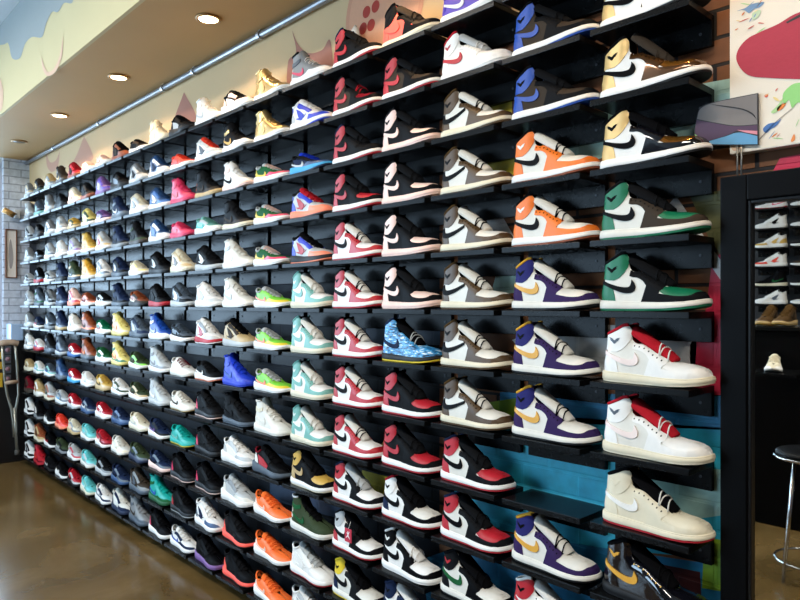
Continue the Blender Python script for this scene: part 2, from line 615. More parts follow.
# --- the five cuts of shoe
KINDS = {}
KINDS['high'] = make_kind(
    heel=[(.002, .0), (.0, .03), (-.001, .05), (.004, .08), (.007, .10), (.009, .125), (.012, .146)],
    collar=[(.011, .135, 0), (.023, .1395, 0), (.044, .150, 0), (.064, .1605, 0), (.077, .1625, 0)],
    front=[(.0835, .154, .62), (.086, .140, .62), (.085, .122, .6), (.095, .1115, .58), (.122, .107, .56), (.145, .092, .55), (.172, .079, .5), (.192, .0685, .35),
           (.206, .065, .05), (.225, .0625, 0), (.250, .060, 0), (.270, .0565, 0), (.284, .051, 0), (.294, .044, 0), (.3005, .033, 0)],
    sole=[(0, 0, .0305, .0035), (.05, 0, .0295, .0035), (.12, 0, .027, .0035), (.2, .0015, .0255, .004), (.25, .005, .027, .0045), (.285, .0105, .0315, .004), (.303, .015, .035, .003)], warp=True)
KINDS['mid'] = make_kind(
    heel=[(.004, .0), (.0, .03), (-.002, .06), (.002, .09), (.004, .125)],
    collar=[(.004, .124, 0), (.018, .116, 0), (.036, .111, 0), (.056, .117, 0), (.076, .128, 0)],
    front=[(.083, .126, .62), (.092, .118, .6), (.112, .107, .58), (.14, .094, .55), (.168, .08, .5), (.192, .069, .35),
           (.208, .064, .05), (.228, .060, 0), (.252, .056, 0), (.274, .05, 0), (.289, .042, 0), (.297, .035, 0), (.300, .028, 0)],
    sole=[(0, .001, .040, .006), (.05, 0, .038, .005), (.12, 0, .031, .0025), (.2, .001, .028, .005), (.25, .004, .028, .006), (.285, .0095, .032, .005), (.303, .014, .035, .003)], Rt=.04)
KINDS['low'] = make_kind(
    heel=[(.008, .0), (.002, .03), (-.002, .055), (.004, .075), (.001, .098)],
    collar=[(.001, .097, 0), (.012, .086, 0), (.03, .078, 0), (.05, .076, 0), (.07, .083, 0)],
    front=[(.08, .088, .6), (.092, .086, .6), (.118, .078, .58), (.148, .067, .55), (.175, .057, .45),
           (.196, .051, .08), (.215, .049, 0), (.245, .046, 0), (.27, .042, 0), (.287, .037, 0), (.296, .032, 0), (.300, .027, 0)],
    sole=[(0, .006, .040, .007), (.03, .0, .038, .007), (.08, 0, .034, .005), (.14, 0, .029, .003), (.2, .0, .027, .005), (.25, .004, .026, .006), (.285, .011, .028, .004), (.303, .016, .031, .002)], R=.026, Rt=.032)
KINDS['boot'] = make_kind(
    heel=[(.003, .0), (-.001, .03), (-.003, .055), (.004, .09), (.006, .12), (.004, .15)],
    collar=[(.004, .148, 0), (.025, .146, 0), (.048, .147, 0), (.074, .153, 0)],
    front=[(.083, .150, .6), (.088, .138, .6), (.095, .122, .58), (.115, .105, .55), (.145, .089, .5), (.172, .077, .4), (.195, .068, .2),
           (.212, .063, .03), (.235, .059, 0), (.258, .054, 0), (.276, .048, 0), (.290, .040, 0), (.297, .034, 0), (.300, .028, 0)],
    sole=[(0, .002, .036, .006), (.05, 0, .033, .006), (.12, 0, .027, .005), (.2, .001, .026, .006), (.25, .004, .027, .007), (.285, .010, .031, .005), (.303, .015, .034, .003)], narrow=.05, R=.034)
KINDS['chunk'] = make_kind(
    heel=[(.004, .0), (-.003, .035), (-.006, .06), (.0, .085), (-.002, .114)],
    collar=[(-.002, .112, 0), (.014, .102, 0), (.034, .096, 0), (.056, .101, 0), (.074, .113, 0)],
    front=[(.083, .116, .62), (.095, .112, .6), (.12, .10, .58), (.15, .086, .55), (.178, .074, .45),
           (.2, .068, .06), (.222, .064, 0), (.248, .06, 0), (.272, .053, 0), (.288, .045, 0), (.297, .037, 0), (.300, .03, 0)],
    sole=[(0, .004, .052, .011), (.03, .0, .050, .010), (.08, 0, .043, .006), (.14, 0, .035, .004), (.2, .0, .034, .008), (.25, .004, .034, .008), (.285, .011, .036, .005), (.303, .017, .038, .003)], Rt=.036)

KINDS['high'].collar = fxs(KINDS['high'].collar)
SWOOSH = [(.0, .080, 1), (.022, .0705), (.05, .058), (.075, .0505), (.093, .051), (.103, .056), (.107, .065), (.104, .076), (.096, .087, 1),
          (.0945, .077), (.091, .0695), (.082, .0665), (.065, .068), (.040, .0745), (.0, .089, 1)]


def mirror_x(poly, c):
    return [((2 * c - p[0]),) + tuple(p[1:]) for p in poly][::-1]


def shift(poly, dx, dz, sx=1, sz=1, rot=0):
    c, s = math.cos(rot), math.sin(rot)
    return [(p[0] * sx * c - (p[1] * sz) * s + dx, p[0] * sx * s + p[1] * sz * c + dz) + tuple(p[2:]) for p in poly]


# each panel: part name, colour key, outlines, lift
PANELS = {
    'high': [
        ('toe_box', 'v', [[(.172, .060, 1), (.186, .066, 1), (.206, .0650), (.225, .0625), (.25, .0600), (.27, .0565), (.2825, .0517, 1), (.281, .038, 1), (.26, .036), (.22, .040), (.19, .047)]], .0010),
        ('heel_panel', 'h', [[(-.002, .081, 1), (.018, .0745), (.041, .064, 1), (.046, .048), (.052, .020, 1), (-.002, .020, 1)]], .0015),
        ('forefoot_overlay', 'o', [[(.089, .1128, 1), (.098, .1109), (.121, .1068), (.1445, .0919), (.1715, .0789), (.1895, .0693, 1), (.187, .061), (.178, .0535), (.176, .0485, 1), (.2, .044), (.225, .0405), (.252, .0405), (.267, .0435), (.276, .0495), (.2835, .0512, 1), (.294, .0440), (.3003, .0335, 1),
                                    (.2995, .020, 1), (.24, .018), (.122, .020, 1), (.131, .045), (.1395, .070, 1), (.128, .083), (.112, .092), (.098, .094), (.088, .097, 1)]], .0022),
        ('ankle_panel', 'a', [[(.008, .1325, 1), (.024, .1375), (.044, .148), (.064, .1585), (.0785, .1590, 1), (.0835, .143), (.081, .122), (.072, .106, 1), (.060, .094), (.044, .086, 1), (.022, .088), (.004, .092, 1), (.006, .12)]], .0018),
        ('swoosh', 's', [SWOOSH], .0034),
    ],
    'mid': [
        ('toe_overlay', 'o', [[(.176, .052, 1), (.20, .047), (.23, .046), (.262, .047), (.285, .042, 1), (.2965, .034, 1), (.2965, .02, 1), (.16, .02, 1), (.166, .04)]], .0020),
        ('heel_panel', 'h', [[(-.002, .088, 1), (.022, .082), (.042, .068, 1), (.054, .05), (.058, .028, 1), (-.002, .03, 1)]], .0018),
        ('heel_tab', 'a', [[(.0, .120, 1), (.014, .114), (.026, .108, 1), (.026, .092), (.0, .09, 1)]], .0022),
        ('eyestay', 'a', [[(.078, .122, 1), (.092, .115), (.112, .104), (.14, .091), (.168, .077), (.188, .067, 1), (.172, .059, 1), (.152, .068), (.128, .081), (.102, .090), (.08, .096), (.066, .108, 1)]], .0022),
        ('side_wing', 's', [[(.060, .098, 1), (.088, .086, 1), (.126, .062, 1), (.112, .040, 1), (.096, .040, 1), (.078, .064)]], .0028),
        ('swoosh', 's', [[(.058, .054, 1), (.085, .044), (.118, .046), (.148, .06, 1), (.12, .053), (.09, .052)]], .0026),
    ],
    'low': [
        ('toe_overlay', 'o', [[(.165, .046, 1), (.195, .039), (.23, .036), (.262, .037), (.284, .037, 1), (.2965, .030, 1), (.2965, .02, 1), (.06, .02, 1), (.07, .034), (.12, .036)]], .0018),
        ('heel_panel', 'h', [[(-.001, .094, 1), (.012, .083), (.02, .074, 1), (.034, .06), (.046, .044), (.05, .028, 1), (-.002, .028, 1)]], .0016),
        ('eyestay', 'a', [[(.072, .082, 1), (.092, .083), (.118, .075), (.148, .0645), (.172, .056, 1), (.165, .046, 1), (.14, .053), (.112, .063), (.085, .068), (.07, .068, 1)]], .0018),
        ('swoosh', 's', [shift(SWOOSH, .012, -.006, 1.05, .72, -.02)], .0030),
    ],
    'boot': [
        ('toe_overlay', 'o', [[(.17, .048, 1), (.20, .042), (.24, .040), (.27, .042), (.287, .037, 1), (.2965, .032, 1), (.2965, .02, 1), (-.002, .02, 1), (-.002, .05, 1), (.03, .046), (.08, .036), (.13, .038)]], .0018),
        ('ankle_strap', 'a', [[(-.001, .122, 1), (.03, .113), (.06, .112), (.088, .120, 1), (.092, .104, 1), (.06, .094), (.03, .095), (-.001, .102, 1)]], .0030),
        ('heel_panel', 'h', [[(-.001, .100, 1), (.016, .092), (.026, .075), (.028, .05, 1), (-.002, .05, 1)]], .0016),
        ('swoosh', 's', [shift(SWOOSH, .02, -.004, .95, .9, -.03)], .0028),
    ],
    'chunk': [
        ('toe_overlay', 'o', [[(.172, .052, 1), (.20, .050), (.235, .049), (.265, .05), (.286, .043, 1), (.2965, .036, 1), (.2965, .022, 1), (.15, .024, 1), (.155, .042)]], .0026),
        ('heel_panel', 'h', [[(-.004, .094, 1), (.02, .088), (.04, .078, 1), (.052, .060), (.056, .036, 1), (-.006, .036, 1)]], .0026),
        ('eyestay', 'a', [[(.076, .108, 1), (.095, .109), (.12, .097), (.15, .083), (.175, .072, 1), (.168, .060, 1), (.14, .070), (.11, .082), (.085, .088), (.07, .092, 1)]], .0026),
        ('side_mesh', 's', [[(.05, .088, 1), (.075, .082), (.105, .074), (.135, .062), (.158, .05, 1), (.148, .034, 1), (.10, .036), (.068, .046), (.06, .066)]], .0022),
    ],
}
PANELS['high'] = [(nm, key, [fxs(q) for q in polys], off) for nm, key, polys, off in PANELS['high']]
TONGUE = {'high': (fxs([(.081, .156), (.096, .1435), (.124, .1245), (.155, .1030), (.180, .0855), (.200, .068)]), .027, .023, .0105),
          'mid': ([(.070, .146), (.090, .132), (.118, .115), (.15, .097), (.180, .080), (.202, .066)], .027, .022, .006),
          'low': ([(.066, .104), (.085, .096), (.11, .085), (.14, .074), (.165, .0635), (.19, .053)], .026, .022, .0045),
          'boot': ([(.074, .166), (.090, .146), (.108, .122), (.138, .099), (.17, .082), (.202, .067)], .026, .022, .006),
          'chunk': ([(.066, .134), (.088, .122), (.12, .106), (.15, .091), (.178, .077), (.2, .068)], .028, .023, .006)}
LACE_X = {'high': [fx(.158), fx(.171), fx(.183)], 'mid': [.098, .115, .131, .147, .162, .176, .188], 'low': [.092, .106, .120, .134, .147, .160, .172],
          'boot': [.112, .128, .144, .160, .175], 'chunk': [.098, .113, .128, .143, .157, .170]}
EYE = {'high': fxs([(.094, .104), (.108, .102), (.122, .0985), (.135, .091), (.148, .082), (.161, .0755), (.174, .069)])}
NOUN = {'high': 'high-top sneaker', 'mid': 'mid-cut sneaker', 'low': 'low-top sneaker', 'boot': 'tall padded sneaker', 'chunk': 'chunky sneaker'}
OBJN = {'high': 'high_top_sneaker', 'mid': 'mid_cut_sneaker', 'low': 'low_top_sneaker', 'boot': 'padded_sneaker', 'chunk': 'chunky_sneaker'}

PROTO = {}     # kind -> list of (part name, mesh, colour key, shader)


def build_proto(kind):
    k = KINDS[kind]
    wave = .0016 if kind == 'chunk' else 0
    ms, os_ = sole_meshes(k, wave=wave)
    parts = [('upper', upper_mesh(k, 'upper'), 'b', leather), ('midsole', ms, 'm', rubber), ('outsole', os_, 'u', rubber)]
    for nm, key, polys, off in PANELS[kind]:
        parts.append((nm, panel_mesh(k, nm, polys, off, both=nm != 'side_mesh'), key, leather))
    if kind == 'high':
        parts.append(('reversed_swoosh', panel_mesh(k, 'swoosh', [fxs(mirror_x(SWOOSH, .06))], .0034), 'r', leather))
    rim, linm = collar_meshes(k)
    parts.append(('collar', rim, 'c', textile)); parts.append(('lining', linm, 'n', textile))
    t, w0, w1, th = TONGUE[kind]
    parts.append(('tongue', strip_tongue(t, w0, w1, th), 't', textile))
    parts.append(('lace', lace_mesh(k, t, LACE_X[kind], th), 'l', textile))
    if kind in EYE:
        parts.append(('eyelet_rivet', dots_mesh(k, EYE[kind]), 'e', leather))
    if kind == 'high':
        parts.append(('wing_logo', emblem_mesh(k), 'w', leather))
    PROTO[kind] = parts


def emblem_mesh(k):
    """small ball between a spread pair of wings, pressed into the outer ankle panel"""
    cx, cz = .041, .114
    pts = [(cx + .0048 * math.cos(t), cz - .001 + .0048 * math.sin(t)) for t in np.linspace(-2.6, -.54, 7)]
    right = [(.008, .0005), (.0145, .003), (.011, .0035), (.0175, .007), (.013, .0072), (.0195, .0115), (.012, .0108), (.005, .0078), (.0022, .0045)]
    poly = [(q[0], q[1], 1) for q in pts] + [(cx + a, cz + b, 1) for a, b in right] + [(cx - a, cz + b, 1) for a, b in right[::-1]]
    return panel_mesh(k, 'wing_logo', [poly], .0026, both=False, n=1, cut=.006)


for _k in KINDS:
    build_proto(_k)


def parse(spec):
    kind, rest = spec.split(':')
    d = dict(x.split('=') for x in rest.split())
    b = d['b']
    for key, dv in (('o', b), ('v', b), ('h', d.get('o', b)), ('a', d.get('o', b)), ('s', d.get('o', b)), ('c', b), ('t', b), ('m', 'white')):
        d.setdefault(key, dv)
    d.setdefault('u', d['m'] if d['m'] != 'goldfoil' else 'white'); d.setdefault('l', d['t']); d.setdefault('n', 'black'); d.setdefault('e', 'black')
    d.setdefault('w', 'black' if d['a'] not in ('black', 'charcoal', 'blackpatent') else 'charcoal')
    return kind, d


CACHE = {}


def make_shoe(spec, loc, rz, full=True):
    """a sneaker: an Empty at its base with its parts; same-cut shoes share meshes, each has its own colours"""
    key = (spec, full)
    if key in CACHE:
        src = CACHE[key]
        root = src.copy(); COL.objects.link(root)
        for ch in src.children:
            c = ch.copy(); COL.objects.link(c); c.parent = root
            for g in ch.children:
                gg = g.copy(); COL.objects.link(gg); gg.parent = c
        root.location = loc; root.rotation_euler = (0, 0, rz)
        return root
    kind, d = parse(spec)
    root = bpy.data.objects.new(OBJN[kind], None); COL.objects.link(root)
    root.empty_display_size = .05
    up = None
    for nm, me, ck, sh in PROTO[kind]:
        if nm == 'reversed_swoosh' and 'r' not in d:
            continue
        if nm == 'swoosh' and (d['s'] == 'none' or 'r' in d):
            continue
        if nm == 'side_wing' and kind == 'mid' and d.get('wing') == '0':
            continue
        if not full and nm in ('eyelet_rivet', 'wing_logo'):
            continue
        m = sh(d[ck])
        if not me.materials:
            me.materials.append(m)
        o = bpy.data.objects.new('swoosh' if nm == 'reversed_swoosh' else nm, me); COL.objects.link(o)
        o.material_slots[0].link = 'OBJECT'; o.material_slots[0].material = m
        o.parent = root
        if nm == 'tongue' and 'k' in d:
            pv = Vector((.19, 0, .08)); o.matrix_local = Matrix.Translation(pv) @ Matrix.Rotation(.16, 4, 'Y') @ Matrix.Translation(-pv)
        if nm == 'forefoot_overlay':
            up = o
        if nm == 'ankle_panel':
            ank = o
        if nm == 'eyelet_rivet' and up:
            o.parent = up
        if nm == 'wing_logo':
            o.parent = ank
    if kind == 'high':
        root.scale = (1.005, 1.02, 1.015)
    root.location = loc; root.rotation_euler = (0, 0, rz)
    CACHE[key] = root
    return root


# ------------------------------------------------------------------ what stands where
C = dict(
    GT='high:b=white v=goldpatent o=bronze h=paleg s=black a=paleg c=black t=umber m=white u=black k=1',  # bronze overlay: black patent, warm reflections painted in
    GT2='high:b=white v=goldpatent o=blackpatent h=paleg s=black a=paleg c=black t=black m=white u=black',
    PG='high:b=offwhite v=green o=charcoal h=green s=charcoal a=green c=charcoal t=charcoal m=offwhite u=green',
    PG2='high:b=offwhite v=green o=umber h=green s=charcoal a=green c=charcoal t=charcoal m=offwhite u=green',  # overlay is black leather; umber paints the warm light on it
    PH='high:b=offwhite v=white o=white h=white s=shell a=white c=red t=red l=white m=cream u=cream n=darkred e=charcoal w=slate',
    NS='high:b=cream v=cream o=cream h=cream s=white a=cream c=black t=black l=offwhite m=cream u=red e=umber w=cream',
    PB='high:b=blackpatent v=blackpatent o=blackpatent h=blackpatent s=mustard a=blackpatent c=black t=black m=charcoal u=charcoal w=mustard e=gold',
    RY='high:b=umber v=umber o=charcoal h=royal s=royal a=royal c=black t=charcoal m=white u=royal',
    SB='high:b=offwhite v=offwhite o=orange h=orange s=charcoal a=orange c=black t=offwhite m=white u=rust w=white l=black',
    CP='high:b=offwhite v=offwhite o=purple h=purple s=mustard a=indigo c=mustard t=offwhite m=offwhite u=black n=purple l=black',
    WR='high:b=white v=white o=white h=white s=red a=white c=red t=pale l=white m=white u=white w=red e=pale',
    MO='high:b=offwhite v=offwhite o=brown h=brown s=charcoal r=charcoal a=brown c=brown t=offwhite m=cream u=brown w=charcoal l=black',
    BT='high:b=offwhite v=red o=charcoal h=red s=black a=red c=navy t=charcoal l=charcoal m=white u=red',
    BG='high:b=offwhite v=offwhite o=black h=charcoal s=forest a=charcoal c=black t=black m=offwhite u=charcoal w=red',
    IR='high:b=coral v=umber o=charcoal h=coral s=coral a=charcoal c=black t=umber m=cream u=cream',
    BX='high:b=umber v=umber o=charcoal h=red s=red a=red c=black t=charcoal m=white u=red',
    BD='high:b=charcoal v=red o=charcoal h=red s=red a=red c=black t=charcoal l=charcoal m=white u=red',
    RG='high:b=charcoal v=blush o=charcoal h=blush s=blush a=blush c=charcoal t=charcoal m=blush u=blush',
    GF='high:b=splatter v=splatter o=splatter h=splatter s=navy a=splatter c=navy t=black l=pale m=charcoal u=yellow w=sky',
    MW='high:b=white v=offwhite o=black h=navy s=black a=white c=red t=black m=white u=red',
    SA='high:b=white v=white o=black h=black s=black a=black c=white t=white m=white u=white w=white',
    BL='high:b=white v=white o=navy h=navy s=navy a=navy c=navy t=white m=white u=navy',
    CH='high:b=white v=white o=red h=red s=charcoal a=red c=black t=offwhite m=white u=red l=black',
    BTW='high:b=white v=white o=charcoal h=red s=charcoal a=red c=navy t=pale m=white u=red',
    HT='high:b=white v=white o=charcoal h=red s=charcoal a=pale c=charcoal t=black m=white u=red',
    YB='high:b=offwhite v=offwhite o=charcoal h=navy s=charcoal a=yellow c=yellow t=black m=offwhite u=yellow',
    RR='high:b=umber v=darkred o=charcoal h=red s=red a=red c=charcoal t=charcoal l=red m=white u=red',
    BRD='high:b=charcoal v=charcoal o=charcoal h=red s=red a=red c=navy t=charcoal m=white u=red',
    TG='high:b=white v=white o=teal h=teal s=teal a=teal c=teal t=offwhite l=offwhite m=cream u=cream w=white e=slate',
    WHI='high:b=white v=white o=white h=white s=red a=red c=white t=white m=white u=white',
    VI='boot:b=violet o=violet s=white a=violet c=violet t=violet m=white',
    GYB='boot:b=grey o=white s=pink a=slate c=charcoal t=grey l=white m=white',
    WBM='mid:b=white o=cobalt h=pale a=cobalt s=cobalt c=white t=white m=white u=cobalt',
    SPK='low:b=navy o=denim h=charcoal s=pale a=black c=black t=cobalt m=sky u=navy',
    WTR='mid:b=pale o=salmon h=cobalt a=cobalt s=red c=charcoal t=red l=red m=salmon u=charcoal',
    WTB='mid:b=pale o=salmon h=cobalt a=cobalt s=red c=black t=black l=black m=charcoal u=salmon',
    BKG='high:b=charcoal v=gold o=charcoal h=tan s=tan a=gold c=charcoal t=black m=white u=cream',
    OLV='boot:b=olive o=olive h=offwhite s=forest a=forest c=white t=black m=offwhite',
    WRS='mid:b=white o=white h=white a=white s=white c=white t=pale m=white u=red',
    GDB='boot:b=goldfoil o=goldfoil s=goldfoil a=goldfoil c=goldfoil t=goldfoil m=white',
    LDR='low:b=forest o=pink h=yellow s=yellow a=forest c=pale t=pale l=blush m=white',
    LDG='low:b=lime o=yellow h=green s=salmon a=lime c=pale t=pale l=pale m=white',
    FOG='boot:b=offwhite o=offwhite s=offwhite a=cream c=offwhite t=offwhite m=offwhite',
    AIR='chunk:b=black o=charcoal h=white s=red a=charcoal c=darkred t=black m=slate u=charcoal',
    NEO='low:b=neon o=neon h=white s=blush a=neon c=neon t=neon m=white',
)


def S(kind, b, o=None, s=None, m='white', **k):
    e = ' '.join(f'{a}={v}' for a, v in k.items())
    return f'{kind}:b={b} o={o or b} s={s or o or b} m={m} {e}'.strip()


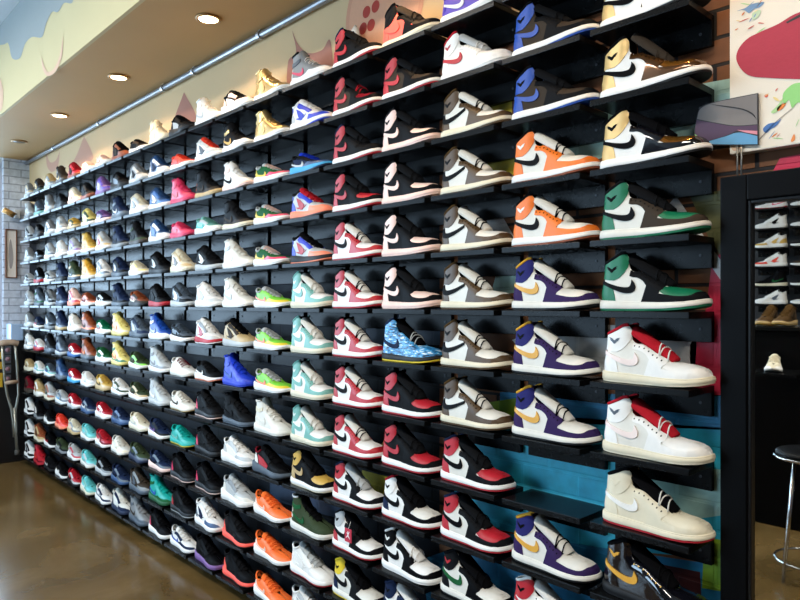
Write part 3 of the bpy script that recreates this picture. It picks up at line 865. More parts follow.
# columns counted from the outer (near) end; thirteen rows from the top
GRID = {
    0: [None, 'GT2', 'GT', 'GT2', 'PG2', 'PG', 'PH', 'PH', 'NS', 'PB', None, None, None],
    1: [None, 'RY', 'RY', 'SB', 'SB', 'CP', 'CP', 'CP', '-', 'CP', 'WHI', None, None],
    2: ['VI', 'WR', 'MO', 'MO', 'MO', 'MO', 'MO', 'MO', 'BT', 'BT', 'BG', None, None],
    3: ['IR', 'BX', 'RG', 'RG', 'RG', 'RG', 'GF', 'BD', 'BD', 'MW', 'SA', 'BL', None],
    4: ['BRD', 'RR', 'BRD', 'BD', 'CH', 'CH', 'CH', 'CH', 'CH', 'BTW', 'HT', 'YB', None],
    5: ['GYB', 'WBM', 'SPK', 'WTR', 'WTB', 'TG', 'TG', 'TG', 'TG', 'BKG', 'OLV', 'WRS', S('mid', 'white', 'pale')],
    6: ['GDB', 'GDB', 'LDR', 'LDR', 'LDR', 'LDG', 'LDG', 'LDG', 'FOG', 'AIR', 'NEO', 'NEO', 'NEO'],
    7: [S('chunk', 'charcoal', 'blush', 'white'), S('boot', 'charcoal', 'white', 'gold', a='goldfoil', m='white'), S('boot', 'white', 'white', 'black', a='blush', m='blush'),
        S('boot', 'charcoal', 'umber', 'umber', a='black', m='cream'), S('boot', 'offwhite', 'white', 'white', a='pale', m='white'), S('boot', 'offwhite', 'offwhite', 'pale'),
        S('mid', 'tan', 'tan', 'umber', a='umber', c='black', t='black', m='pale'), S('boot', 'cobalt', 'cobalt', 'royal', m='cobalt'), S('boot', 'charcoal', 'charcoal', 'black', m='slate'),
        S('chunk', 'white', 'pale', 'white', a='pale'), S('chunk', 'pale', 'offwhite', 'pale', a='grey'), S('mid', 'charcoal', 'black', 'charcoal', h='coral', m='coral', u='black', wing='0'), S('mid', 'charcoal', 'black', 'charcoal', h='coral', m='coral', u='charcoal', wing='0')],
    8: [S('boot', 'white', 'white', 'pale', a='white'), S('mid', 'white', 'pale', 'slate', a='pale', h='white', t='scarlet'), S('boot', 'charcoal', 'umber', 'umber', a='charcoal', h='salmon', m='tan'),
        S('low', 'teal', 'white', 'jade', a='pale', h='jade'), S('mid', 'charcoal', 'black', 'white', m='pale'), S('mid', 'white', 'pale', 'pale', a='white'),
        S('mid', 'white', 'pale', 'red', a='grey', m='red', u='white'), S('low', 'charcoal', 'black', 'white', m='white', u='salmon'), S('mid', 'charcoal', 'black', 'black', h='pink', m='black', u='blush', wing='0'),
        S('mid', 'charcoal', 'black', 'black', h='pink', m='black', u='black', wing='0'), S('mid', 'black', 'charcoal', 'black', h='pink', m='black', u='blush', wing='0'), S('mid', 'white', 'denim', 'navy', a='white', h='slate', m='white'), S('mid', 'black', 'charcoal', 'black', h='black', m='lavender', wing='0')],
    9: [S('chunk', 'black', 'charcoal', 'pale', m='black'), S('low', 'scarlet', 'scarlet', 'scarlet', m='white'), S('boot', 'pink', 'pink', 'red', m='pink'), S('low', 'pink', 'pink', 'red', m='pink'),
        S('mid', 'cream', 'tan', 'brown', m='cream'), S('mid', 'slate', 'charcoal', 'white', m='pale'), S('low', 'slate', 'charcoal', 'charcoal', m='white'), S('low', 'white', 'white', 'white', l='darkred', m='offwhite'),
        S('low', 'offwhite', 'offwhite', 'umber', m='offwhite', u='tan'), S('low', 'jade', 'jade', 'teal', m='jade', u='yellow'), S('mid', 'black', 'charcoal', 'black', h='pink', m='charcoal', u='blush', wing='0'), S('mid', 'black', 'charcoal', 'black', h='red', m='black', u='pale', wing='0'), S('low', 'white', 'navy', 'royal', m='white')],
    10: [S('boot', 'cream', 'cream', 'offwhite', m='cream'), S('mid', 'denim', 'white', 'navy', m='white'), S('mid', 'denim', 'blue', 'white', m='white'), S('mid', 'denim', 'white', 'blue', m='white'),
         S('mid', 'black', 'charcoal', 'pale', m='black'), S('mid', 'black', 'charcoal', 'black', m='red'), S('boot', 'royal', 'white', 'pale', m='white'), S('boot', 'pale', 'grey', 'grey', m='white'),
         S('boot', 'pale', 'pale', 'white', m='pale'), S('low', 'navy', 'charcoal', 'lavender', m='white'), S('low', 'navy', 'slate', 'black', m='blush'), S('boot', 'jade', 'forest', 'royal', m='forest'), S('mid', 'black', 'charcoal', 'black', h='pink', m='white', wing='0')],
    11: [S('low', 'black', 'umber', 'charcoal', m='white'), S('mid', 'grey', 'pale', 'charcoal', m='pale'), S('mid', 'cream', 'pale', 'grey', m='offwhite'), S('boot', 'charcoal', 'olive', 'black', m='umber'),
         S('low', 'cream', 'lemon', 'offwhite', m='white'), S('low', 'rust', 'umber', 'cream', m='charcoal'), S('mid', 'slate', 'navy', 'pale', m='slate'), S('low', 'olive', 'lime', 'umber', m='white'),
         S('low', 'olive', 'tan', 'umber', m='white'), S('low', 'cream', 'offwhite', 'pale', m='cream'), S('low', 'olive', 'slate', 'navy', m='navy'), S('mid', 'umber', 'grey', 'slate', m='slate'), S('boot', 'grey', 'slate', 'umber', m='slate')],
    12: [S('mid', 'black', 'rust', 'umber', m='rust'), S('chunk', 'black', 'charcoal', 'slate', m='charcoal'), S('boot', 'navy', 'slate', 'pale', m='slate'), S('boot', 'navy', 'charcoal', 'black', m='grey'),
         S('mid', 'navy', 'charcoal', 'pale', m='slate'), S('boot', 'navy', 'charcoal', 'black', m='slate'), S('boot', 'lemon', 'cream', 'salmon', m='lemon'), S('boot', 'lemon', 'green', 'orange', m='lemon'),
         S('low', 'white', 'olive', 'pale', m='white'), S('low', 'navy', 'denim', 'slate', m='denim'), S('low', 'offwhite', 'cream', 'white', m='offwhite'), S('low', 'navy', 'slate', 'black', m='denim'), S('mid', 'offwhite', 'navy', 'white', m='navy')],
    13: [S('low', 'blush', 'cream', 'salmon', m='white'), S('mid', 'lavender', 'violet', 'pale', m='lavender'), S('low', 'lavender', 'purple', 'pale', m='blush'), S('mid', 'pale', 'tan', 'red', m='white'),
         S('mid', 'white', 'slate', 'grey', m='pale'), S('low', 'charcoal', 'pale', 'white', m='white'), S('low', 'green', 'white', 'red', m='white'), S('low', 'forest', 'white', 'green', m='white'),
         S('low', 'gold', 'tan', 'umber', m='tan'), S('low', 'red', 'white', 'white', m='white'), S('low', 'red', 'darkred', 'white', m='white'), S('low', 'charcoal', 'grey', 'black', m='pale'), S('low', 'white', 'navy', 'slate', m='white')],
    14: [S('low', 'blush', 'white', 'salmon', m='white'), S('mid', 'charcoal', 'umber', 'black', m='rust'), S('mid', 'lemon', 'olive', 'cream', m='offwhite'), S('boot', 'gold', 'mustard', 'tan', m='white'),
         S('boot', 'mustard', 'gold', 'tan', m='offwhite'), S('low', 'rust', 'salmon', 'darkred', m='white'), S('boot', 'rust', 'orange', 'umber', m='umber'), S('boot', 'rust', 'brown', 'orange', m='slate'),
         S('low', 'white', 'pale', 'offwhite', m='white'), S('low', 'navy', 'slate', 'white', m='denim'), S('low', 'aqua', 'teal', 'pale', m='white'), S('low', 'aqua', 'pale', 'teal', m='offwhite'), S('low', 'aqua', 'teal', 'white', m='cream')],
    15: [S('mid', 'darkred', 'red', 'black', m='rust'), S('mid', 'cream', 'blush', 'salmon', m='blush'), S('low', 'gold', 'olive', 'tan', m='tan'), S('mid', 'pale', 'lavender', 'grey', m='white'),
         S('boot', 'olive', 'tan', 'slate', m='slate'), S('mid', 'blush', 'red', 'royal', m='salmon'), S('mid', 'offwhite', 'white', 'pale', m='white'), S('low', 'red', 'white', 'navy', m='blue'),
         S('low', 'red', 'white', 'blue', m='sky'), S('low', 'red', 'white', 'darkred', m='pale'), S('low', 'cream', 'grey', 'blush', m='tan'), S('low', 'pale', 'red', 'white', m='white'), S('low', 'red', 'pale', 'black', m='charcoal')],
    16: [S('boot', 'umber', 'brown', 'gold', m='umber'), S('chunk', 'black', 'charcoal', 'black', m='charcoal'), S('mid', 'pale', 'grey', 'white', m='white'), S('mid', 'white', 'pale', 'grey', m='white'),
         S('boot', 'navy', 'black', 'slate', m='charcoal'), S('boot', 'navy', 'denim', 'charcoal', m='navy'), S('boot', 'navy', 'slate', 'denim', m='tan'), S('boot', 'slate', 'navy', 'denim', m='pale'),
         S('boot', 'denim', 'slate', 'navy', m='slate'), S('low', 'pale', 'slate', 'sky', m='white'), S('low', 'scarlet', 'coral', 'red', m='salmon'), S('low', 'olive', 'charcoal', 'pale', m='grey'), S('low', 'black', 'charcoal', 'white', m='white')],
    17: [S('mid', 'tan', 'grey', 'cream', m='pale'), S('boot', 'grey', 'pale', 'white', m='pale'), S('mid', 'grey', 'white', 'slate', m='pale'), S('mid', 'pale', 'slate', 'grey', m='white'),
         S('low', 'pale', 'charcoal', 'grey', m='white'), S('mid', 'grey', 'charcoal', 'slate', m='pale'), S('mid', 'slate', 'charcoal', 'white', m='grey'), S('boot', 'charcoal', 'slate', 'grey', m='slate'),
         S('low', 'slate', 'teal', 'blue', m='white'), S('mid', 'pale', 'rust', 'olive', m='cream'), S('low', 'black', 'charcoal', 'pale', m='white'), S('low', 'black', 'charcoal', 'red', m='white'), S('low', 'charcoal', 'black', 'pale', m='charcoal')],
    18: [S('mid', 'umber', 'black', 'gold', m='olive'), S('mid', 'slate', 'charcoal', 'teal', m='teal'), S('chunk', 'black', 'umber', 'charcoal', m='black'), S('low', 'black', 'slate', 'charcoal', m='charcoal'),
         S('mid', 'black', 'slate', 'charcoal', m='red'), S('boot', 'slate', 'forest', 'charcoal', m='slate'), S('low', 'navy', 'charcoal', 'red', m='white'), S('low', 'white', 'red', 'blue', m='red'),
         S('low', 'white', 'teal', 'sky', m='white'), S('mid', 'tan', 'white', 'rust', m='offwhite'), S('mid', 'black', 'charcoal', 'white', m='grey'), S('mid', 'rust', 'tan', 'brown', m='cream'), S('boot', 'red', 'darkred', 'scarlet', m='red')],
    19: [S('mid', 'grey', 'tan', 'pale', m='pale'), S('boot', 'pale', 'grey', 'tan', m='grey'), S('mid', 'pale', 'charcoal', 'grey', m='grey'), S('mid', 'grey', 'pale', 'white', m='pale'),
         S('low', 'pale', 'black', 'grey', m='pale'), S('mid', 'pale', 'grey', 'charcoal', m='pale'), S('mid', 'grey', 'pale', 'tan', m='pale'), S('mid', 'white', 'pale', 'grey', m='white'),
         S('low', 'tan', 'cream', 'brown', m='cream'), S('mid', 'darkred', 'umber', 'black', m='umber'), S('mid', 'white', 'black', 'white', m='white', u='black'), S('mid', 'white', 'black', 'pale', m='white', u='charcoal'), S('mid', 'white', 'charcoal', 'black', m='white', u='black')],
}
ORD = ['top', 'second', 'third', 'fourth', 'fifth', 'sixth', 'seventh', 'eighth', 'ninth', 'tenth', 'eleventh', 'twelfth', 'bottom']
COLN = ['first', 'second', 'third', 'fourth', 'fifth', 'sixth', 'seventh', 'eighth', 'ninth', 'tenth', 'eleventh', 'twelfth', 'thirteenth',
        'fourteenth', 'fifteenth', 'sixteenth', 'seventeenth', 'eighteenth', 'nineteenth', 'last']
LAB = {
    (0, 1): 'gold-heeled white sneaker cut by the picture top, outermost column beside the brick wall',
    (0, 2): 'gold, black and white high-top with brown tongue standing up, above the shiny black-laced one',
    (0, 3): 'gold, black and white high-top with black laces, its toe beside the cut-out shoe sign',
    (0, 4): 'green and white high-top with brown-looking overlay, upper of the two beside the mirror frame',
    (0, 5): 'green, white and black high-top, lower of the two green ones, above red-collared white one',
    (0, 6): 'white high-top with red collar, upper of the two, in front of the crimson bricks',
    (0, 7): 'white high-top with red collar, lower of the two, directly above the plain cream one',
    (0, 8): 'cream high-top with black lining, silvery swoosh and thin red outsole, outermost column',
    (0, 9): 'shiny black patent high-top with gold swoosh, lowest in the outermost column',
    (1, 1): 'dark high-top with royal blue heel and swoosh, upper of the two blue-heeled ones',
    (1, 2): 'dark high-top with royal blue heel and swoosh, directly above the upper orange one',
    (1, 3): 'orange and white high-top with dark swoosh, upper of the two orange high-tops',
    (1, 4): 'orange and white high-top with dark swoosh, directly above the topmost purple one',
    (1, 5): 'purple and white high-top with gold swoosh, topmost of four, beneath the orange one',
    (1, 6): 'purple and white high-top with gold swoosh, second of the four from the top',
    (1, 7): 'purple and white high-top with gold swoosh, directly above the empty shelf board',
    (1, 9): 'purple and white high-top with gold swoosh, lowest of four, beneath the empty shelf',
    (1, 10): 'white sneaker with red collar, half out of the picture under the lowest purple one',
    (2, 0): 'violet sneaker with white swoosh cut by the picture top, above the white-and-red one',
    (2, 1): 'white high-top with red swoosh and red ankle, directly above the topmost brown high-top',
    (2, 2): 'brown and white high-top with backward dark swoosh, topmost of the six alike',
    (2, 3): 'brown and white high-top with backward swoosh, second of the six from the top',
    (2, 4): 'brown and white high-top with backward swoosh, third of the six from the top',
    (2, 5): 'brown and white high-top with backward swoosh, fourth of the six, beside the topmost purple one',
    (2, 6): 'brown and white high-top with backward swoosh, fifth of six, beside the blue splattered one',
    (2, 7): 'brown and white high-top with backward dark swoosh, lowest of the six alike',
    (2, 8): 'red-toed black and white high-top, upper of the two, beside the empty shelf board',
    (2, 9): 'red-toed black and white high-top, lower of the two, beside the lowest purple one',
    (2, 10): 'black and white high-top with green swoosh and red ankle emblem, under the red-toed pair',
    (3, 0): 'black high-top with coral red band on a thick cream sole, on the top shelf',
    (3, 1): 'dark brown high-top with red heel and swoosh, under the one with the coral band',
    (3, 2): 'black high-top with pale pink swoosh and heel, topmost of the four alike',
    (3, 3): 'black high-top with pale pink swoosh and heel, second of four from the top',
    (3, 4): 'black high-top with pale pink swoosh and heel, third of four from the top',
    (3, 5): 'black high-top with pale pink swoosh and heel, directly above the blue splattered one',
    (3, 6): 'blue paint-splattered high-top with yellow sole edge and dark swoosh',
    (3, 7): 'black and red high-top directly beneath the blue splattered one',
    (3, 8): 'black and red high-top with loose white lace, in front of the yellow wall patch',
    (3, 9): 'black and white high-top with navy heel and red collar, above the white-tongued black one',
    (3, 10): 'black and white high-top with a puffy white tongue, beside the hang-tagged one',
    (3, 11): 'navy blue high-top at the picture bottom beneath the white-tongued black one',
    (4, 0): 'black and red high-top on the top shelf with a pale sneaker behind it',
    (4, 1): 'dark sneaker with red laces, toe and heel, second row, beside the white-and-blue one',
    (4, 2): 'black high-top with red heel and swoosh, third row, beside the spiky blue one',
    (4, 3): 'black and red high-top directly above the topmost red-and-white one',
    (4, 4): 'red and white high-top with black swoosh, topmost of the five alike',
    (4, 5): 'red and white high-top with black swoosh, second of five, beside the topmost mint one',
    (4, 6): 'red and white high-top with black swoosh, beside the blue splattered one',
    (4, 7): 'red and white high-top with black swoosh, fourth of the five from the top',
    (4, 8): 'red and white high-top with black swoosh and big white tongue, lowest of the five',
    (4, 9): 'white high-top with red heel, black swoosh and black toe edge, beneath the lowest red-and-white one',
    (4, 10): 'white and black high-top with a red square hang tag on its ankle',
    (4, 11): 'black and white high-top with yellow ankle and collar, at the picture bottom',
    (5, 0): 'grey tall sneaker with white laces and white sole, on the top shelf',
    (5, 1): 'white sneaker with cobalt blue trim, beneath the grey tall one',
    (5, 2): 'navy and blue low sneaker with sky-blue sole, above the red-tongued blue one',
    (5, 3): 'blue and salmon sneaker with bright red tongue, fourth row',
    (5, 4): 'blue and salmon sneaker with black tongue, above the topmost mint one',
    (5, 5): 'mint green and white high-top, topmost of the four alike',
    (5, 6): 'mint green and white high-top, second of the four from the top',
    (5, 7): 'mint green and white high-top, third of the four from the top',
    (5, 8): 'mint green and white high-top, lowest of four, above the black-and-gold one',
    (5, 9): 'black high-top with gold toe, ankle and swoosh, beneath the lowest mint one',
    (5, 10): 'olive green sneaker with white heel, beneath the black-and-gold one',
    (5, 11): 'white sneaker with red-edged sole, beneath the olive green one',
    (5, 12): 'white sneaker cut by the picture bottom, beneath the white one with red sole edge',
    (6, 0): 'shiny gold sneaker with white sole, on the top shelf',
    (6, 1): 'shiny gold sneaker with white sole, on the second shelf down',
    (6, 2): 'green, yellow and magenta runner, topmost of the three alike',
    (6, 3): 'green, yellow and magenta runner, middle of the three alike',
    (6, 4): 'green, yellow and magenta runner, directly above the topmost lime one',
    (6, 5): 'lime green runner with salmon swoosh, topmost of the three alike',
    (6, 6): 'lime green runner with salmon swoosh, middle of the three alike',
    (6, 7): 'lime green runner with salmon swoosh, directly above the off-white strapped sneaker',
    (6, 8): 'off-white strapped sneaker beneath the lowest lime green runner',
    (6, 9): 'black runner with red and white side stripes, above the topmost orange one',
    (6, 10): 'neon orange runner, topmost of the three alike',
    (6, 11): 'neon orange runner, middle of the three, beside the white one with red sole edge',
    (6, 12): 'neon orange runner, lowest of the three alike',
}
CNAME = dict(umber='dark brown', charcoal='black', pale='pale grey', offwhite='off-white', blush='pale pink', slate='slate grey', denim='blue', cobalt='bright blue',
             aqua='aqua', lemon='pale yellow', scarlet='bright red', gold='gold', goldfoil='gold', jade='teal green', neon='orange', rust='rust', royal='blue', forest='green')


def cname(c):
    return CNAME.get(c, c)


def auto_desc(spec):
    kind, d = parse(spec)
    a = cname(d['b']); cand = [cname(d[x]) for x in ('h', 'o', 's', 'm') if cname(d[x]) != a and not (d[x] in ('white',) and x == 'm')]
    return (f'{a} and {cand[0]} ' if cand else f'{a} ') + NOUN[kind]


boards = bpy.data.meshes  # (mesh data shared by every board)
BM_BOARD = bmesh.new(); add_box(BM_BOARD, (0, 0, -BOARD_T), (BOARD_L, -SHELF_FRONT - .002, 0), .0015)
ME_BOARD = bm_mesh('shelf_board', BM_BOARD)
BM_CLEAT = bmesh.new(); add_box(BM_CLEAT, (.0, -SHELF_FRONT - .022, -BOARD_T - .066), (BOARD_L, -SHELF_FRONT - .0012, -BOARD_T), .001)
ME_CLEAT = bm_mesh('wall_cleat', BM_CLEAT)
BM_SCR = bmesh.new()
add_tube(BM_SCR, [(0, 0, 0), (0, -.0025, 0)], .004, 8)
ME_SCREW = bm_mesh('screw', BM_SCR)
M_BOARD = mat('black painted shelf wood', '0b0c0d', .27, bump=.06, bscale=60, vary=.3, spec=.12)
M_SCREW = mat('screw steel', '34363a', .45, .6)


def make_board(x, y, z, label, group, flip=False):
    o = link('shelf_board', ME_BOARD, M_BOARD)
    o.location = (x, y, z)
    tag(o, label, 'shelf', group)
    c = link('wall_cleat', ME_CLEAT, M_BOARD, o)
    for sx in (.03, BOARD_L - .03):
        s = link('screw', ME_SCREW, M_SCREW, c); s.location = (sx, -SHELF_FRONT - .022, -BOARD_T - .03)
    if flip:
        o.rotation_euler = (0, 0, math.pi)
    return o


rnd = random.Random(5)
SHORT = {}
for c in range(20):
    for r in range(13):
        x = X0 - PITCH * c; z = row_z(r)
        e = GRID[c][r]
        if e is None:
            # shelves the picture does not reach are left out, except the ones its edge still touches
            if (c, r) not in ((0, 0), (1, 0), (2, 11), (1, 11), (0, 10)):
                continue
        if c == 1 and r == 8:
            lb = 'empty black shelf board in front of the bright blue painted bricks'
        elif e is None:
            lb = f'black shelf board at the picture edge, {COLN[c]} column from the mirror, {ORD[r]} row'
        else:
            lb = f'black shelf board in the {ORD[r]} shelf row, {COLN[c]} column counted from the mirror'
        make_board(x, SHELF_FRONT, z, lb, 'shelf boards of the shoe wall')
        if e is None or e == '-':
            continue
        spec = C.get(e, e)
        if (c, r) in LAB:
            lab = LAB[(c, r)]
        else:
            lab = f'{auto_desc(spec)} on the {ORD[r]} shelf down, {COLN[c]} from the mirror' if r not in (0, 12) else f'{auto_desc(spec)} on the {ORD[r]} shelf, {COLN[c]} from the mirror'
        dx = .009 if c == 0 and r >= 6 else 0
        yaw = math.radians(rnd.uniform(-.8, .8) if c < 6 else rnd.uniform(-3, 1))
        o = make_shoe(spec, (x + dx + (.010 if e and spec.startswith('high') else .013) + rnd.uniform(-.0005, .0005), SHELF_FRONT + .060, z), yaw, full=c < 8)
        tag(o, lab, 'shoe', 'sneakers on the shoe wall')
# ------------------------------------------------------------------ room shell
M_WALL = brick('dark painted brick', '10131a', '171c26', '07080b', .6, .5, spec=.2)
M_RAW = brick('raw brown brick', '8a5630', '6a4226', '1c1512', .8, .9)
M_CREAM = mat('cream wall paint', 'cdae80', .75, bump=.1, bscale=40, vary=.05, nscale=3)
M_SOFFIT = mat('tan soffit paint', 'b8945e', .7, bump=.05, bscale=30, vary=.06, nscale=2.5)
M_FASCIA = mat('pale cream fascia paint', 'bfb084', .8, vary=.04, nscale=3)
M_CEIL = mat('grey ceiling paint', 'b9bec0', .8, vary=.03)
M_PLAIN = mat('grey wall paint', '4b4a49', .8, vary=.05, nscale=3)
M_WBRICK = brick('white painted brick', 'e4ecf8', 'd8e2f0', 'a8b2c2', .5, .5)
M_OPP = mat('charcoal wall paint', '17171a', .7)
WALLTOP = row_z(0) - .02

struct(box('wall_back', (END_X, 0, 0), (NEAR_X, .12, WALLTOP), M_WALL))
ub = struct(box('wall_upper', (END_X, .0, WALLTOP), (X0 + .30, .12, SOFFIT_Z + .05), M_CREAM))
raw = struct(box('wall_brick_pier', (X0 - .75, -.004, 0), (NEAR_X, .002, WALLTOP), M_RAW))
struct(box('wall_brick_upper', (X0 + .30, -.004, WALLTOP), (NEAR_X, .12, SOFFIT_Z + .05), M_RAW))
# end wall with the shop window
WY0, WY1, WZ0, WZ1 = on_x(3.5, 230, END_X)[1], -5.4, .75, 3.25
struct(box('wall_end', (END_X - .15, WY0, 0), (END_X, .12, CEIL_Z), M_WBRICK))
struct(box('wall_end_sill', (END_X - .15, WY1, 0), (END_X, WY0, WZ0), M_WBRICK))
struct(box('wall_end_head', (END_X - .15, WY1, WZ1), (END_X, WY0, CEIL_Z), M_WBRICK))
struct(box('wall_end_far', (END_X - .15, OPP_Y, 0), (END_X, WY1, CEIL_Z), M_WBRICK))
struct(box('wall_near', (NEAR_X, OPP_Y, 0), (NEAR_X + .12, .12, CEIL_Z), M_PLAIN))
FX0, FX1, FZ0, FZ1 = -7.3, -3.4, .7, 3.1
struct(box('wall_front', (FX1, OPP_Y - .12, 0), (NEAR_X, OPP_Y, CEIL_Z), M_OPP))
struct(box('wall_front_sill', (END_X, OPP_Y - .12, 0), (FX1, OPP_Y, FZ0), M_OPP))
struct(box('wall_front_head', (END_X, OPP_Y - .12, FZ1), (FX1, OPP_Y, CEIL_Z), M_OPP))
struct(box('wall_front_corner', (END_X, OPP_Y - .12, FZ0), (FX0, OPP_Y, FZ1), M_OPP))
struct(box('ceiling', (END_X - .15, OPP_Y - .12, CEIL_Z), (NEAR_X + .12, .12, CEIL_Z + .1), M_CEIL))
sof = struct(box('ceiling_soffit', (END_X, SOFFIT_Y, SOFFIT_Z), (NEAR_X, 0, SOFFIT_Z + .04), M_SOFFIT))
fas = struct(box('wall_fascia', (END_X, SOFFIT_Y - .02, SOFFIT_Z), (NEAR_X, SOFFIT_Y, CEIL_Z), M_FASCIA))


def glass():
    m = bpy.data.materials.new('window glass'); m.use_nodes = True
    nt = m.node_tree; nt.nodes.remove(nt.nodes['Principled BSDF'])
    tr = nt.nodes.new('ShaderNodeBsdfTransparent'); tr.inputs[0].default_value = (.93, .96, .97, 1)
    gl = nt.nodes.new('ShaderNodeBsdfGlossy'); gl.inputs['Roughness'].default_value = .03
    fr = nt.nodes.new('ShaderNodeFresnel'); fr.inputs[0].default_value = 1.45
    mx = nt.nodes.new('ShaderNodeMixShader'); out = nt.nodes['Material Output']
    nt.links.new(fr.outputs[0], mx.inputs[0]); nt.links.new(tr.outputs[0], mx.inputs[1]); nt.links.new(gl.outputs[0], mx.inputs[2]); nt.links.new(mx.outputs[0], out.inputs[0])
    return m


win = bpy.data.objects.new('window_1', None); COL.objects.link(win); win.location = (END_X - .08, 0, 0); struct(win)
M_ALU = mat('pale window aluminium', 'c4ccd6', .4, .2)
bm = bmesh.new()
for y in np.linspace(WY0, WY1, 5):
    add_box(bm, (-.03, y - .03, WZ0), (.03, y + .03, WZ1))
for z in (WZ0 + .03, WZ1 - .03):
    add_box(bm, (-.03, WY1, z - .03), (.03, WY0, z + .03))
link('window_frame', bm_mesh('window_frame', bm), M_ALU, win)
box('glass_pane', (-.004, WY1, WZ0), (.004, WY0, WZ1), glass(), win)


win2 = bpy.data.objects.new('window_2', None); COL.objects.link(win2); win2.location = (0, OPP_Y - .06, 0); struct(win2)
bm = bmesh.new()
for x in np.linspace(FX0, FX1, 3):
    add_box(bm, (x - .03, -.03, FZ0), (x + .03, .03, FZ1))
for z in (FZ0 + .03, FZ1 - .03):
    add_box(bm, (FX0, -.03, z - .03), (FX1, .03, z + .03))
link('window_frame', bm_mesh('window_frame', bm), M_ALU, win2)
box('glass_pane', (FX0, -.004, FZ0), (FX1, .004, FZ1), glass(), win2)


def floor_mat():
    m = bpy.data.materials.new('polished brown concrete'); m.use_nodes = True
    nt = m.node_tree; b = nt.nodes['Principled BSDF']
    tc = nt.nodes.new('ShaderNodeTexCoord')
    n = nt.nodes.new('ShaderNodeTexNoise'); n.inputs['Scale'].default_value = 1.6; n.inputs['Detail'].default_value = 8; n.inputs['Roughness'].default_value = .65; n.inputs['Distortion'].default_value = .8
    nt.links.new(tc.outputs['Object'], n.inputs['Vector'])
    r = nt.nodes.new('ShaderNodeValToRGB'); e = r.color_ramp
    e.elements[0].position = .3; e.elements[0].color = lin('4a3a1f'); e.elements[1].position = .7; e.elements[1].color = lin('6c5838')
    x = e.elements.new(.5); x.color = lin('5c4929')
    nt.links.new(n.outputs['Fac'], r.inputs[0]); nt.links.new(r.outputs[0], b.inputs['Base Color'])
    n2 = nt.nodes.new('ShaderNodeTexNoise'); n2.inputs['Scale'].default_value = 9; n2.inputs['Detail'].default_value = 6
    nt.links.new(tc.outputs['Object'], n2.inputs['Vector'])
    mr = nt.nodes.new('ShaderNodeMapRange'); mr.inputs[3].default_value = .16; mr.inputs[4].default_value = .26; b.inputs['Specular IOR Level'].default_value = .4
    nt.links.new(n2.outputs['Fac'], mr.inputs[0]); nt.links.new(mr.outputs[0], b.inputs['Roughness'])
    bp = nt.nodes.new('ShaderNodeBump'); bp.inputs['Strength'].default_value = .015; bp.inputs['Distance'].default_value = .01
    nt.links.new(n2.outputs['Fac'], bp.inputs['Height']); nt.links.new(bp.outputs['Normal'], b.inputs['Normal'])
    return m


struct(box('floor', (END_X, OPP_Y, -.08), (NEAR_X, 0, 0), floor_mat()))

# ------------------------------------------------------------------ mural: painted fields on the bricks (measured on the wall plane)
def pf(hexa, hexb, nm):
    return brick('painted brick ' + nm, hexa, hexb, hexa, .55, .5)


PAINT = dict(sky=pf('30bcd8', '28aac8', 'sky blue'), deep=pf('2286b4', '1c76a2', 'deep blue'), mint=pf('b4dacd', 'a6ccc0', 'mint'), white=pf('dcdcd8', 'cfcfcd', 'white'),
             red=pf('d01f46', 'c01a40', 'crimson'), lime=pf('94ba24', '82a81e', 'lime'), yellow=pf('d2c020', 'c0b01a', 'yellow'), olive=pf('5a5c2c', '4f5226', 'olive'),
             wine=pf('4a1f22', '3f1a1e', 'wine'), slate=pf('2c4460', '263c56', 'slate blue'))
FIELDS = [
    ('mint', [(640, 100), (700, 84), (733, 78), (733, 128), (690, 137), (560, 168), (520, 178), (520, 140)], 1),
    ('white', [(668, 205), (676, 196), (722, 262), (722, 282)], 2),
    ('wine', [(640, 210), (664, 196), (672, 214), (650, 232)], 1),
    ('olive', [(690, 196), (722, 190), (722, 258), (708, 236)], 1),
    ('red', [(712, 262), (724, 250), (724, 395), (690, 395), (690, 345), (706, 310)], 1),
    ('white', [(560, 322), (697, 330), (695, 378), (620, 372), (540, 372), (512, 340)], 1),
    ('deep', [(500, 392), (724, 396), (724, 430), (500, 420)], 1),
    ('sky', [(470, 410), (724, 428), (724, 560), (600, 548), (500, 530), (452, 500)], 1),
    ('mint', [(655, 462), (724, 470), (724, 515), (690, 520), (640, 500)], 2),
    ('deep', [(500, 532), (724, 566), (724, 650), (430, 620), (420, 560)], 1),
    ('red', [(773, 171), (780, 158), (835, 148), (835, 162)], 3),
    ('lime', [(704, 538), (724, 540), (724, 592), (702, 588)], 3),
    ('wine', [(640, 560), (700, 572), (704, 640), (620, 640)], 2),
    ('yellow', [(478, 100), (512, 92), (512, 114), (484, 120)], 1),
    ('yellow', [(470, 168), (516, 148), (516, 174), (486, 178)], 1),
    ('white', [(484, 216), (500, 212), (516, 240), (516, 252), (502, 250)], 1),
    ('mint', [(496, 275), (520, 272), (520, 292), (490, 296)], 1),
    ('lime', [(478, 404), (516, 398), (516, 418), (496, 420)], 2),
    ('slate', [(366, 300), (440, 302), (440, 345), (366, 345)], 1),
    ('yellow', [(372, 458), (394, 426), (398, 460), (392, 470)], 1),
    ('yellow', [(362, 470), (392, 478), (388, 510), (366, 500)], 1),
    ('slate', [(270, 452), (345, 470), (345, 520), (270, 500)], 1),
]
for nm, pts, lv in FIELDS:
    P = [on_y(px, py, -.004 - .0006 * lv) for px, py in pts]
    flat_poly('painted_field', P, PAINT[nm], raw)

M_ROSE = mat('faded rose mural paint', 'c08d72', .8, vary=.05)
M_ROSE2 = mat('dusty rose mural paint', 'a8705c', .8, vary=.05)
M_STAR = mat('red mural paint', 'a8321f', .8)


